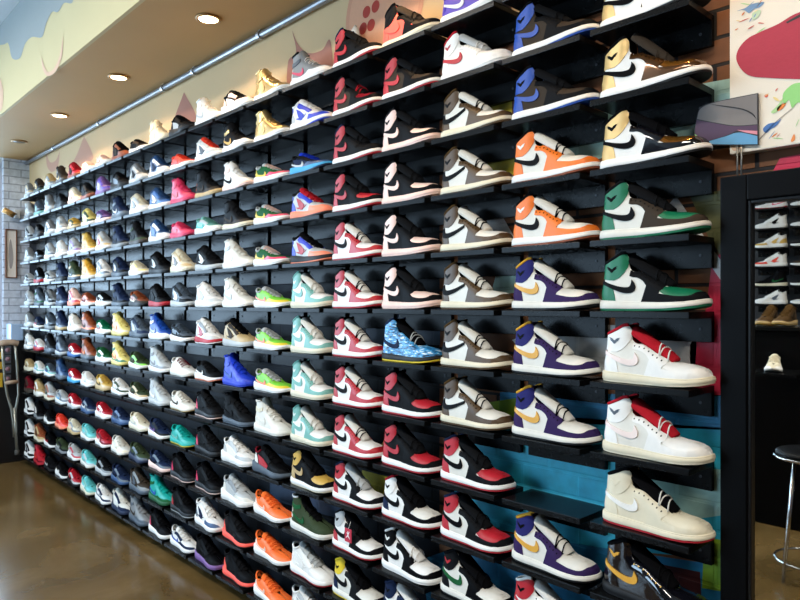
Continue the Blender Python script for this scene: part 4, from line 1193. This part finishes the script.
def wall_paint(name, pts, m, parent, y=-.0012, smooth=True):
    pts = spline(pts, True, 6) if smooth else pts
    return flat_poly(name, [on_y(p[0], p[1], y) for p in pts], m, parent)


# rose flame tongues and a plain rose disc with red spots, painted above the top shelf
wall_paint('painted_flame', [(292, 30, 1), (298, 44), (308, 53), (322, 50), (330, 40), (334, 72, 1), (318, 78), (290, 92), (288, 62), (296, 52)], M_ROSE2, ub)
wall_paint('painted_flame', [(184, 92, 1), (196, 118), (180, 130), (170, 132)], M_ROSE2, ub)
wall_paint('painted_flame', [(84, 136, 1), (91, 150), (92, 160), (72, 168), (78, 152)], M_ROSE, ub)
wall_paint('painted_flame', [(46, 152, 1), (50, 162), (56, 160), (60, 150, 1), (58, 166), (52, 172), (47, 166)], M_ROSE, ub)
wall_paint('painted_flame', [(3, 188, 1), (8, 200), (13, 207), (0, 212), (-2, 200)], M_ROSE, ub)
ctr = on_y(383, 8, 0)
disc = [(ctr[0] + .25 * math.cos(a), -.0014, ctr[2] + .25 * math.sin(a)) for a in np.linspace(0, 2 * math.pi, 48, endpoint=False)]
flat_poly('painted_disc', disc, mat('rose disc mural paint', 'c98f6e', .8), ub)
ring = [(ctr[0] + .225 * math.cos(a), -.0018, ctr[2] + .225 * math.sin(a)) for a in np.linspace(0, 2 * math.pi, 48, endpoint=False)]
flat_poly('painted_disc', ring, mat('rose disc inner mural paint', 'd29b78', .8), ub)
for px, py in ((366.5, 12), (375.5, 6.5), (363, 28.5), (371, 25)):
    p = on_y(px, py, -.0022)
    flat_poly('painted_spot', [(p[0] + .026 * math.cos(a), p[1], p[2] + .026 * math.sin(a)) for a in np.linspace(0, 2 * math.pi, 18, endpoint=False)], M_STAR, ub)

# fascia mural: cream bank of hills under a blue-grey sky, thin rose curls
M_SKYP = mat('blue grey mural paint', '8f9593', .8, vary=.03)
FY = SOFFIT_Y - .0215
bank = [(-90, 50), (-40, 42), (0, 45), (8, 43), (12, 58), (20, 58), (25, 44), (32, 37), (42, 37), (46, 24), (52, 12), (58, 12), (64, 3), (72, 3), (75, -8), (86, -14), (96, -30), (110, -40), (130, -44), (150, -90)]
bank = [tuple(p) for p in spline(bank, False, 4)]
P = [on_y(p[0], p[1], FY) for p in bank]
P = [p for p in P if p[2] < CEIL_Z - .01 and p[0] > END_X]
P += [np.array([P[-1][0], FY, CEIL_Z - .002]), np.array([P[0][0], FY, CEIL_Z - .002])]
flat_poly('painted_sky', P, M_SKYP, fas)
M_CURL = mat('pale rose mural paint', 'c9a58a', .8)


def fpaint(pts, m):
    return flat_poly('painted_curl', [on_y(p[0], p[1], FY - .001) for p in spline(pts, True, 6)], m, fas)


fpaint([(63, 35, 1), (62, 55), (56, 71), (48, 76), (43, 70), (41, 56, 1), (45, 68), (49, 72), (55, 67), (60, 54)], M_CURL)
fpaint([(0, 78, 1), (3, 90), (2, 108), (-4, 112), (-6, 90)], M_CURL)

# ------------------------------------------------------------------ pipe under the soffit, downlights in it
a = on_y(0, 174, -.03); b = on_y(330, 0, -.03)
pz = SOFFIT_Z - .028
cond = bpy.data.objects.new('conduit_pipe', None); COL.objects.link(cond); cond.location = (-3, -.03, pz)
tag(cond, 'grey metal conduit pipe running along the wall just under the tan soffit', 'pipe')
M_PIPE = mat('galvanised grey steel', '8d9094', .35, .7)
M_CLAMP = mat('bright steel', 'c4c6c8', .3, .8)
tube('pipe', [(END_X + 3.002, 0, 0), (NEAR_X + 2.998, 0, 0)], .017, M_PIPE, cond, 14)
for px, py in ((17, 165), (54, 147), (99.5, 122), (163.5, 86.5), (194, 70), (260, 34)):
    p = on_y(px, py, -.03)
    bm = bmesh.new(); add_tube(bm, [(p[0] + 3 - .012, 0, 0), (p[0] + 3 + .012, 0, 0)], .0225, 14)
    add_box(bm, (p[0] + 3 - .01, -.006, .0), (p[0] + 3 + .01, .006, .028))
    link('pipe_clamp', bm_mesh('pipe_clamp', bm, False), M_CLAMP, cond)

M_TRIM = mat('brushed downlight trim', 'b08a58', .4, .5)
M_LENS = emit('lit downlight lens', 'ffe2b0', 14)
M_LENSOFF = mat('dark downlight lens', '6a5a3c', .4)
DL = [(208, 18), (120, 77), (60, 115), (18, 141)]
xs = []
for i, (px, py) in enumerate(DL):
    d = ray(px, py); t = (SOFFIT_Z - CAM[2]) / d[2]; p = CAM + t * d
    xs.append((p[0], p[1]))
step = (xs[0][0] - xs[2][0]) / 2
ym = sum(p[1] for p in xs) / len(xs)
allx = [(xs[0][0] + step * 2, 4), (xs[0][0] + step, 5)] + [(p[0], i) for i, p in enumerate(xs)]  # two more out of view, added to light the near shoes
DLAB = ['lit round downlight in the tan soffit, the largest of the row', 'lit round downlight in the soffit, second from the largest', 'lit round downlight in the soffit, third from the largest',
        'unlit round downlight at the far end of the soffit', 'added unseen downlight in the soffit above the cut-out shoe sign', 'added unseen downlight in the soffit above the outermost shoe columns']
for x, i in allx:
    d = bpy.data.objects.new('downlight', None); COL.objects.link(d); d.location = (x, ym, SOFFIT_Z)
    tag(d, DLAB[i], 'ceiling light', 'downlights in the soffit')
    lathe('trim_ring', [(.062, -.001), (.062, -.008), (.050, -.010), (.048, -.004)], M_TRIM, d, 36)
    lathe('lens', [(.048, -.004), (.047, -.0075), (.02, -.009)], M_LENSOFF if i == 3 else M_LENS, d, 30)
    if i != 3:
        L = bpy.data.lights.new('downlight_lamp', 'SPOT'); L.energy = 22; L.color = (1, .66, .36); L.spot_size = 2.3; L.spot_blend = .8; L.shadow_soft_size = .05
        lo = bpy.data.objects.new('downlight_lamp', L); COL.objects.link(lo); lo.parent = d; lo.location = (0, 0, -.02)

fa = on_y(355, 60, -.028)
bm = bmesh.new(); NR = 14; rings = []
zb_ = row_z(0)
for i in range(NR + 1):
    t = i / NR; s = (1 - t ** 3.2) ** .5 if t < 1 else .0
    s = max(s, .06)
    rings.append([bm.verts.new((fa[0] + s * (.042 + .0012 * math.cos(9 * a)) * math.cos(a), -.028 + s * .02 * math.sin(a), zb_ + .225 * t)) for a in np.linspace(0, 2 * math.pi, 40, endpoint=False)])
for a, b in zip(rings, rings[1:]):
    for i in range(40):
        bm.faces.new((a[i], a[(i + 1) % 40], b[(i + 1) % 40], b[i]))
bm.faces.new(rings[0]); bm.faces.new(rings[-1])
sf = link('shoe_form', bm_mesh('shoe_form', bm, True), mat('pale ribbed felt', 'c8bfb0', .8))
tag(sf, 'pale rounded ribbed shoe form standing behind the black and red high-top, top shelf', 'shoe form')

# ------------------------------------------------------------------ painting, cut-out sign, mirror
pa = on_y(729.5, 154.5, -.04)
PX, PZ = pa[0], pa[2]
PW, PH = 1.15, 2.88 - pa[2]
art = bpy.data.objects.new('abstract_painting', None); COL.objects.link(art); art.location = (PX, 0, PZ)
tag(art, 'cream canvas with a large crimson blob and small paint splashes above the mirror', 'painting')
M_CANVAS = mat('cream canvas', 'e6dfd0', .85, bump=.3, bscale=500, vary=.03, nscale=5)
box('canvas', (0, -.04, 0), (PW, -.0055, PH), M_CANVAS, art, .003)


def apaint(name, pts, hexa, y=-.0412, smooth=True):
    pts = spline(pts, True, 6) if smooth else pts
    q = [on_y(p[0], p[1], y) - np.array([PX, 0, PZ]) for p in pts]
    q = [(min(max(v[0], .004), PW - .004), y, min(max(v[2], .004), PH - .004)) for v in q]
    return flat_poly(name, q, mat('paint ' + hexa, hexa, .6, bump=.2, bscale=120), art)


apaint('crimson_shape', [(737, 62), (738, 50), (747, 39), (760, 32), (778, 24), (800, 12), (840, 4), (880, 14), (890, 50), (860, 72), (830, 78), (800, 79), (770, 78), (748, 75)], 'a81f3a')
apaint('blue_splash', [(737, 11), (745, 8), (752, 4), (764, 2), (760, 7), (754, 9), (749, 13), (744, 10)], '6f92b8')
apaint('green_splash', [(752, 14), (757, 10), (761, 11), (758, 17), (753, 20)], 'b9cfae')
apaint('green_splash', [(783, 94), (790, 86), (797, 83), (806, 84), (806, 100), (797, 103), (792, 108), (789, 100), (784, 104)], '8fcf7a')
apaint('green_splash', [(771, 112), (777, 106), (783, 98), (781, 106), (775, 113)], 'a9cf8e')
apaint('orange_splash', [(777, 108), (782, 104), (786, 103), (783, 108), (778, 111)], 'd87a30')
apaint('orange_splash', [(791, 140), (794, 134), (795, 139), (792, 142)], 'e08a4a')
apaint('orange_splash', [(764.5, 95.5), (767, 94), (768, 96), (765.5, 97.5)], 'd8503a')
apaint('blue_splash', [(763, 129), (768, 124), (776, 122), (781, 119), (776, 126), (771, 129), (766, 133)], '3f6fae')
apaint('yellow_splash', [(773, 97), (777, 98), (779, 101), (775, 100)], 'e8d28a')
apaint('black_line', [(786, 22, 1), (800, 14, 1), (812, 10, 1), (812, 13, 1), (800, 17, 1), (787, 23.5, 1)], '2a2426', y=-.0418, smooth=False)
apaint('grey_line', [(755, 143, 1), (775, 122, 1), (792, 108, 1), (792, 109, 1), (775, 123, 1), (756, 144, 1)], '9a948a', smooth=False)
apaint('orange_smear', [(732, 112), (741, 108), (750, 118), (748, 138), (738, 150), (731, 146)], 'd9b898')

MTOPZ = on_y(720, 177.5, -.075)[2]
srng = random.Random(11)
for i in range(26):
    cx, cy = [(srng.uniform(736, 770), srng.uniform(2, 32)), (srng.uniform(764, 815), srng.uniform(84, 140))][i % 2]
    L_, w_, an = srng.uniform(2, 6), srng.uniform(.35, .8), srng.uniform(-1.2, .2)
    ca, sa_ = math.cos(an), math.sin(an)
    apaint(['blue', 'green', 'orange', 'yellow', 'red'][i % 5] + '_splash', [(cx + u * L_ * ca - v * w_ * sa_, cy + u * L_ * sa_ + v * w_ * ca) for u, v in ((-1, 0), (-.3, .8), (.5, .6), (1, 0), (.4, -.7), (-.4, -.9))], ['6f92b8', '9ccf88', 'd87a30', 'e2cc84', 'c8604e'][i % 5], y=-.0410 - .0001 * (i % 7))
# foam-board cut-out of a drawn sneaker toe, standing in front of the painting
SY = -.049
sa = on_y(726, 145, SY)
sign = bpy.data.objects.new('cutout_sign', None); COL.objects.link(sign); sign.location = (sa[0], SY, sa[2])
tag(sign, 'grey, purple and blue cut-out board shaped like a shoe toe, in front of the canvas', 'sign')


def spoly(name, pts, hexa, dy, depth=None, smooth=True):
    pts = spline(pts, True, 5) if smooth else pts
    q = [on_y(p[0], p[1], SY) - np.array([sa[0], SY, sa[2]]) for p in pts]
    return flat_poly(name, [(v[0], v[1] + dy, v[2]) for v in q], mat('print ' + hexa, hexa, .45), sign, depth)


OUT = [(757.8, 93, 1), (758.2, 145, 1), (730, 145.2), (707, 144.5), (700, 141), (694.5, 135), (696, 122), (700, 108), (712, 102.5), (735, 97.5)]
spoly('board', OUT, '1c1a1e', 0, (0, .006, 0))
spoly('grey_toe_print', [(757, 94, 1), (757.3, 124.3, 1), (735, 125.5), (715, 122.5), (697, 119, 1), (700.5, 109), (712, 103.3), (735, 98.3)], '77726f', -.0006)
spoly('purple_band_print', [(696.5, 120, 1), (715, 123.4), (735, 126.3), (757.3, 125, 1), (757.3, 134, 1), (745, 132), (738, 130.5), (725, 136), (705, 141.5, 1), (699, 138), (695.3, 133)], '4a2c4a', -.0006)
spoly('blue_sole_print', [(706, 142, 1), (725, 136.6), (739, 132.5), (757.4, 136, 1), (757.6, 144.2, 1), (730, 144.4), (708, 143.8)], '5b9cc8', -.0006)
spoly('pink_stripe_print', [(737, 130, 1), (757.4, 131, 1), (757.4, 134.6, 1), (746, 132.6)], 'd88a98', -.0012)
spoly('green_edge_print', [(694.6, 134, 1), (697.5, 136), (703, 142.5, 1), (699, 141.6)], '8ac86a', -.0012)
spoly('black_line_print', [(708, 104, 1), (722, 105.5), (742, 108.5), (753, 113.5), (757.2, 120, 1), (751, 114), (741, 109.6), (722, 106.6)], '1c1a1e', -.0012)
bm = bmesh.new()
for px in (737, 741):
    p = on_y(px, 145, SY) - np.array([sa[0], SY, sa[2]]); q = on_y(px, 153.5, SY) - np.array([sa[0], SY, sa[2]])
    add_tube(bm, [(p[0], .003, p[2]), (q[0], .003, MTOPZ - sa[2] + .0005)], .0022, 6)
link('wire_stand', bm_mesh('wire_stand', bm, True), mat('thin grey wire', '8a8a86', .4, .6), sign)

MY = -.075
mt = on_y(720, 177.5, MY)
MX, MTOP = mt[0], mt[2]
MW_ = .98
mir = bpy.data.objects.new('standing_mirror', None); COL.objects.link(mir); mir.location = (MX, 0, 0)
tag(mir, 'tall mirror with a wide black frame beside the outermost shoe column', 'mirror')
M_FRAME = mat('black lacquered frame', '030304', .4, spec=.1)
fw = .066
bm = bmesh.new()
for lo, hi in (((0, MY, .0), (fw, -.008, MTOP)), ((MW_ - fw, MY, 0), (MW_, -.008, MTOP)), ((fw, MY, MTOP - fw), (MW_ - fw, -.008, MTOP)), ((fw, MY, 0), (MW_ - fw, -.008, .14))):
    add_box(bm, lo, hi, .003)
link('frame', bm_mesh('frame', bm), M_FRAME, mir)
bm = bmesh.new()
i0, i1 = fw - .001, fw + .009
for lo, hi in (((i0, MY + .006, .14), (i1, -.012, MTOP - fw)), ((MW_ - i1, MY + .006, .14), (MW_ - i0, -.012, MTOP - fw)), ((i1, MY + .006, MTOP - fw - .010), (MW_ - i1, -.012, MTOP - fw)), ((i1, MY + .006, .14), (MW_ - i1, -.012, .152))):
    add_box(bm, lo, hi, .0025)
link('inner_moulding', bm_mesh('inner_moulding', bm), mat('dark moulding', '0c0c0d', .28, spec=.4), mir)
M_MIRROR = bpy.data.materials.new('silvered mirror glass'); M_MIRROR.use_nodes = True
b = M_MIRROR.node_tree.nodes['Principled BSDF']; b.inputs['Metallic'].default_value = 1; b.inputs['Roughness'].default_value = .01; b.inputs['Base Color'].default_value = (.86, .88, .87, 1)
MGY = -.055
box('mirror_glass', (i1 - .004, MGY, .145), (MW_ - i1 + .004, -.02, MTOP - fw - .006), M_MIRROR, mir)

# ------------------------------------------------------------------ opposite rack, seen in the mirror
def virt(px, py, D):
    """world point whose mirror image shows at this pixel, D metres from the camera along the wall normal"""
    d = ray(px, py); t = D / d[1]; p = CAM + t * d
    return np.array([p[0], 2 * MGY - p[1], p[2]])


DV = 7.4
q0 = virt(752, 208, DV)
rx = q0[0]; ry = q0[1]
OPP = [
    [S('low', 'white', 'white', 'pink', m='white', u='red'), S('mid', 'white', 'white', 'black', a='white', h='white', m='white', u='white'), S('mid', 'white', 'gold', 'gold', a='white', m='white'),
     S('mid', 'white', 'scarlet', 'scarlet', a='white', h='white', m='white', u='pale'), S('boot', 'black', 'black', 'forest', m='cream'), S('mid', 'white', 'white', 'slate', a='white', m='white')],
    [S('low', 'white', 'white', 'pale', m='white'), S('low', 'pale', 'white', 'white', m='white'), S('low', 'charcoal', 'black', 'black', m='white'), S('low', 'brown', 'umber', 'tan', m='white'), S('low', 'black', 'charcoal', 'grey', m='white'), S('low', 'white', 'pale', 'slate', m='white')],
]
OLAB = [['white shoe with pink edge reflected in the mirror, topmost in its column', 'white shoe with black side panel reflected in the mirror', 'white shoe with gold trim reflected in the mirror',
         'white shoe with orange-red patches reflected in the mirror', 'black shoe with cream sole reflected in the mirror', 'white shoe with dark swoosh above the brown pair in the mirror'],
        ['white shoe at the mirror edge, topmost of its column', 'pale shoe at the mirror edge, second of its column', 'black shoe with white sole at the mirror edge, third of its column', 'brown shoe with white sole at the mirror edge',
         'black shoe with white sole at the mirror edge, fifth of its column', 'white shoe at the mirror edge, level with the one above the brown pair']]
for ci in range(2):
    for ri, py in enumerate((208, 228, 247.5, 266.5, 286, 304)):
        z = virt(770, py, DV)[2]
        x = rx + ci * .34
        bo = make_board(x + BOARD_L + .01, ry, z, f'black shelf board reflected in the mirror, {ORD[ri]} in the {"first" if ci == 0 else "second"} column', 'shelf boards of the opposite rack', flip=True)
        sh = make_shoe(OPP[ci][ri], (x + .305, ry - .06, z), math.pi, False)
        tag(sh, OLAB[ci][ri], 'shoe', 'sneakers on the opposite rack')
DV2 = 4.98
for k, px in enumerate((758.0, 777.5)):
    p = virt(px, 326, DV2)
    sh = make_shoe('mid:b=brown o=brown s=umber a=brown m=tan u=gold', (p[0], p[1] - .33, p[2]), math.radians(90 + (2 if k else -1)), True)
    tag(sh, ['brown suede shoe with gum sole reflected beside the mirror frame', 'brown suede shoe with gum sole reflected in the mirror, farther from the frame'][k], 'shoe', 'pair of brown shoes in the mirror')
pb = virt(770, 326.5, DV2)
ped = bpy.data.objects.new('display_counter', None); COL.objects.link(ped); ped.location = (pb[0] + .3, pb[1] - .2, 0)
tag(ped, 'black display counter carrying the brown pair, reflected in the mirror', 'counter')
box('body', (-.62, -.38, 0), (.9, .18, pb[2] - .03), M_FRAME, ped, .005); box('top', (-.64, -.40, pb[2] - .03), (.92, .20, pb[2] - .002), M_BOARD, ped, .004)
# white sneaker hung on a peg on the counter front
p = virt(765, 372, DV2 - .30)
hk = make_shoe('low:b=cream o=white s=slate a=cream h=sky t=cream m=white n=pale', (p[0] - .03, ped.location.y + .215, p[2]), math.radians(75), True)
tag(hk, 'cream and white sneaker shown alone low in the mirror against black', 'shoe')
box('peg_shelf', (p[0] - .12, ped.location.y + .1805, p[2] - .02), (p[0] + .2, ped.location.y + .56, p[2] - .001), M_BOARD)
tag(bpy.data.objects['peg_shelf'], 'small black ledge under the single cream sneaker in the mirror', 'shelf')
# round stool with a chrome rim and foot ring
p = virt(813, 457, 4.2)
st = bpy.data.objects.new('round_stool', None); COL.objects.link(st); st.location = (p[0], p[1], 0)
tag(st, 'round black stool with chrome rim and chrome foot ring reflected low in the mirror', 'stool')
M_CHROME = mat('chrome', 'd0d2d4', .12, 1)
sz = p[2]
lathe('seat', [(.17, sz - .005), (.183, sz + .006), (.183, sz + .022), (.165, sz + .034), (.02, sz + .036)], mat('black vinyl', '050506', .5, spec=.15), st)
bm = bmesh.new(); add_tube(bm, [(.187 * math.cos(t), .187 * math.sin(t), sz - .004) for t in np.linspace(0, 2 * math.pi, 40)], .007, 8)
link('rim', bm_mesh('rim', bm, True), M_CHROME, st)
for q in range(4):
    t = q * math.pi / 2 + .5
    tube('leg', [(.12 * math.cos(t), .12 * math.sin(t), sz - .004), (.2 * math.cos(t), .2 * math.sin(t), .004)], .009, M_CHROME, st)
bm = bmesh.new(); add_tube(bm, [(.186 * math.cos(t), .186 * math.sin(t), .1) for t in np.linspace(0, 2 * math.pi, 40)], .007, 8)
link('foot_ring', bm_mesh('foot_ring', bm, True), M_CHROME, st)

# ------------------------------------------------------------------ far end: cabinet, crutch, poster, wall light
M_BLACK = mat('black laminate', '0b0b0d', .4)
cab = bpy.data.objects.new('storage_cabinet', None); COL.objects.link(cab)
cab.location = (END_X + .13, -.52, 0)
tag(cab, 'black storage cabinet with yellow and round stickers at the far end wall', 'cabinet')
ct = on_x(8, 341, END_X + .23)[2]
box('body', (-.12, -.35, 0), (.1, .5, ct), M_BLACK, cab, .004)


def cabp(name, px0, py0, px1, py1, hexa):
    a = on_x(px0, py0, END_X + .2315); b = on_x(px1, py1, END_X + .2315)
    l = cab.location
    box(name, (.1005, min(a[1], b[1]) - l.y, min(a[2], b[2])), (.1025, max(a[1], b[1]) - l.y, max(a[2], b[2])), mat('sticker ' + hexa, hexa, .5), cab)


for y0 in (352, 362, 373, 380):
    cabp('yellow_sticker', -1, y0, 2.5, y0 + 7, 'c9a42c')
for y0 in (346, 355, 365, 375):
    cabp('grey_sticker', 4.5, y0, 11, y0 + 8, '4a5058')
    a = on_x(7.8, y0 + 4, END_X + .2326)
    lathe_o = lathe('round_sticker', [(.022, 0), (.022, .001)], mat('sticker red', '94707a', .5), cab, 16)
    lathe_o.rotation_euler = (0, math.pi / 2, 0); lathe_o.location = (.1026, a[1] - cab.location.y, a[2])

# crutch leaning against the cabinet
cr = bpy.data.objects.new('crutch', None); COL.objects.link(cr)
CXX = END_X + .36
foot = on_x(17, 454.5, CXX)
cr.location = (CXX, foot[1], 0)
tag(cr, 'grey aluminium underarm crutch standing against the black cabinet at the far end', 'crutch')
M_AL = mat('brushed aluminium', 'a4a69c', .35, .85)
M_PAD = mat('tan foam pad', 'b09a84', .8)


def cp(px, py, dx=0.0):
    p = on_x(px, py, CXX)
    return (dx, p[1] - foot[1], p[2])


tube('side_rail', [cp(2, 345), cp(3, 360), cp(5, 381), cp(7, 394), cp(11.5, 409), cp(13, 420), cp(14, 437)], .012, M_AL, cr)
tube('side_rail', [cp(15, 345), cp(16.5, 360), cp(18, 381), cp(18.5, 394), cp(15.5, 409), cp(15.5, 420), cp(16, 437)], .012, M_AL, cr)
tube('foot_tube', [cp(14.2, 408), cp(17, 452)], .013, M_AL, cr)
tube('rubber_tip', [cp(16.8, 450), cp(17.05, 454.6)], .02, mat('grey rubber tip', '4a4a46', .7), cr)
tube('hand_grip', [cp(4.5, 383), cp(17.5, 381.5)], .018, M_PAD, cr)
tube('armpit_pad', [cp(-1, 343.5), cp(5, 342.5), cp(11, 342), cp(18, 343.5)], .028, M_PAD, cr)

# framed poster and wall light
po = bpy.data.objects.new('framed_poster', None); COL.objects.link(po)
a = on_x(5.5, 229, END_X + .02); b = on_x(17, 278, END_X + .02)
po.location = (END_X, (a[1] + b[1]) / 2, (a[2] + b[2]) / 2); hy, hz = abs(a[1] - b[1]) / 2, abs(a[2] - b[2]) / 2
tag(po, 'narrow cream poster in a brown wooden frame on the white brick end wall', 'poster')
M_WOOD = mat('brown frame wood', '7a4a2c', .5)
bm = bmesh.new()
for lo, hi in (((.001, -hy, -hz), (.025, -hy + .008, hz)), ((.001, hy - .008, -hz), (.025, hy, hz)), ((.001, -hy + .008, hz - .008), (.025, hy - .008, hz)), ((.001, -hy + .008, -hz), (.025, hy - .008, -hz + .008))):
    add_box(bm, lo, hi)
link('frame', bm_mesh('frame', bm), M_WOOD, po)
box('print', (.002, -hy + .008, -hz + .008), (.012, hy - .008, hz - .008), mat('cream poster paper', 'f0e8dc', .7), po)
flat_poly('grey_drawing', [(.0126, y * hy, z * hz) for y, z in spline([(-.3, -.5), (.1, -.6), (.4, -.2), (.2, .3), (-.1, .6), (-.4, .2)], True, 4)], mat('grey pencil', 'b0a8a4', .8), po)
sc = bpy.data.objects.new('wall_light', None); COL.objects.link(sc)
p = on_x(9, 212, END_X + .12); sc.location = (END_X, p[1], p[2])
tag(sc, 'small tan wall lamp tube with white mount on the end wall above the poster', 'wall light')
tube('lamp_tube', [(.12, -.05, .02), (.12, .045, -.03)], .028, mat('brass tube', 'c79a5c', .35, .5), sc, 14)
box('mount', (.001, .07, -.045), (.03, .12, .04), mat('white plastic', 'd8d8d8', .5), sc, .004)
tube('arm', [(.02, .09, 0), (.12, .03, -.02)], .008, M_ALU, sc)
bx = on_x(14, 326, END_X + .1)
wb = box('clear_bin', (END_X + .02, bx[1] - .05, ct + .001), (END_X + .2, bx[1] + .06, ct + .16), mat('pale blue plastic', 'a9c4e4', .3), None, .008)
tag(wb, 'pale blue plastic bin on top of the black cabinet under the poster', 'bin')

# hang tag on the white-and-black high-top
zt = row_z(10); xt = X0 - PITCH * 4
hx = on_y(348, 535, SHELF_FRONT + .003); 
tg = bpy.data.objects.new('hang_tag', None); COL.objects.link(tg); tg.location = tuple(hx)
tag(tg, 'red square hang tag with a white leaping figure, hung on the white-and-black high-top', 'tag')
box('card', (-.022, 0, -.03), (.022, .002, .026), mat('red card', 'b8203a', .5), tg, .001)
fig = [(0, .016), (.003, .014), (.002, .009), (.009, .016), (.011, .015), (.004, .003), (.004, -.002), (.013, -.014), (.010, -.016), (0, -.006), (-.012, -.014), (-.014, -.012), (-.004, -.001), (-.003, .004), (-.010, .006), (-.010, .008), (-.002, .009), (-.003, .014)]
flat_poly('leaping_figure_print', [(p[0], -.0006, p[1]) for p in fig], mat('white print', 'e6e4e0', .6), tg)
tube('string', [(0, .001, .024), (.004, .006, .04), (.002, .012, .052)], .0012, mat('white string', 'd8d6d0', .8), tg, 6)

# ------------------------------------------------------------------ unseen ceiling panels added to light the shoe sides, and daylight
M_PANEL = emit('added fill panel', 'fff4e4', 3.0)
PLAB = ['first', 'second', 'third', 'fourth']
for j, y in enumerate((-2.3,)):
    for i, x in enumerate((-5.6, -3.2, -.8, 1.4)):
        d = bpy.data.objects.new('added_fill_panel', None); COL.objects.link(d); d.location = (x, y, CEIL_Z)  # fill source added above the room, out of view
        tag(d, f'flat added fill panel on the grey main ceiling, {PLAB[i]} from the shop window', 'ceiling light', 'added panels on the main ceiling')
        box('housing', (-.62, -.17, -.05), (.62, .17, -.001), mat('white lamp housing', 'd8d8d8', .5), d, .004)
        box('diffuser', (-.6, -.15, -.054), (.6, .15, -.0505), M_PANEL, d)
        L = bpy.data.lights.new('fill_panel_lamp', 'AREA'); L.shape = 'RECTANGLE'; L.size = 1.2; L.size_y = .3; L.energy = PANEL_W if 'PANEL_W' in globals() else 60; L.color = (1, .95, .88)
        lo = bpy.data.objects.new('fill_panel_lamp', L); COL.objects.link(lo); lo.parent = d; lo.location = (0, 0, -.06)

W = bpy.data.worlds.new('daylight'); SC.world = W; W.use_nodes = True
bg = W.node_tree.nodes['Background']; bg.inputs[0].default_value = (.58, .78, 1.0, 1); bg.inputs[1].default_value = 12.0
P = bpy.data.lights.new('window_portal', 'AREA'); P.shape = 'RECTANGLE'; P.size = WZ1 - WZ0; P.size_y = abs(WY1 - WY0); P.cycles.is_portal = True
po_ = bpy.data.objects.new('window_portal', P); COL.objects.link(po_); po_.location = (END_X - .2, (WY0 + WY1) / 2, (WZ0 + WZ1) / 2); po_.rotation_euler = (0, -math.pi / 2, 0)

P2 = bpy.data.lights.new('window_portal', 'AREA'); P2.shape = 'RECTANGLE'; P2.size = FX1 - FX0; P2.size_y = FZ1 - FZ0; P2.cycles.is_portal = True
po2 = bpy.data.objects.new('window_portal', P2); COL.objects.link(po2); po2.location = ((FX0 + FX1) / 2, OPP_Y - .15, (FZ0 + FZ1) / 2); po2.rotation_euler = (math.pi / 2, 0, 0)

cam = bpy.data.cameras.new('camera'); co = bpy.data.objects.new('camera', cam); COL.objects.link(co)
cam.sensor_width = 36; cam.lens = 36 * F / 800; cam.clip_start = .05
cam.shift_y = 3 / 800
co.location = tuple(CAM); co.rotation_euler = (math.pi / 2, 0, math.atan2(CS, SN))
SC.camera = co
SC.cycles.max_bounces = 8
SC.view_settings.exposure = -.05
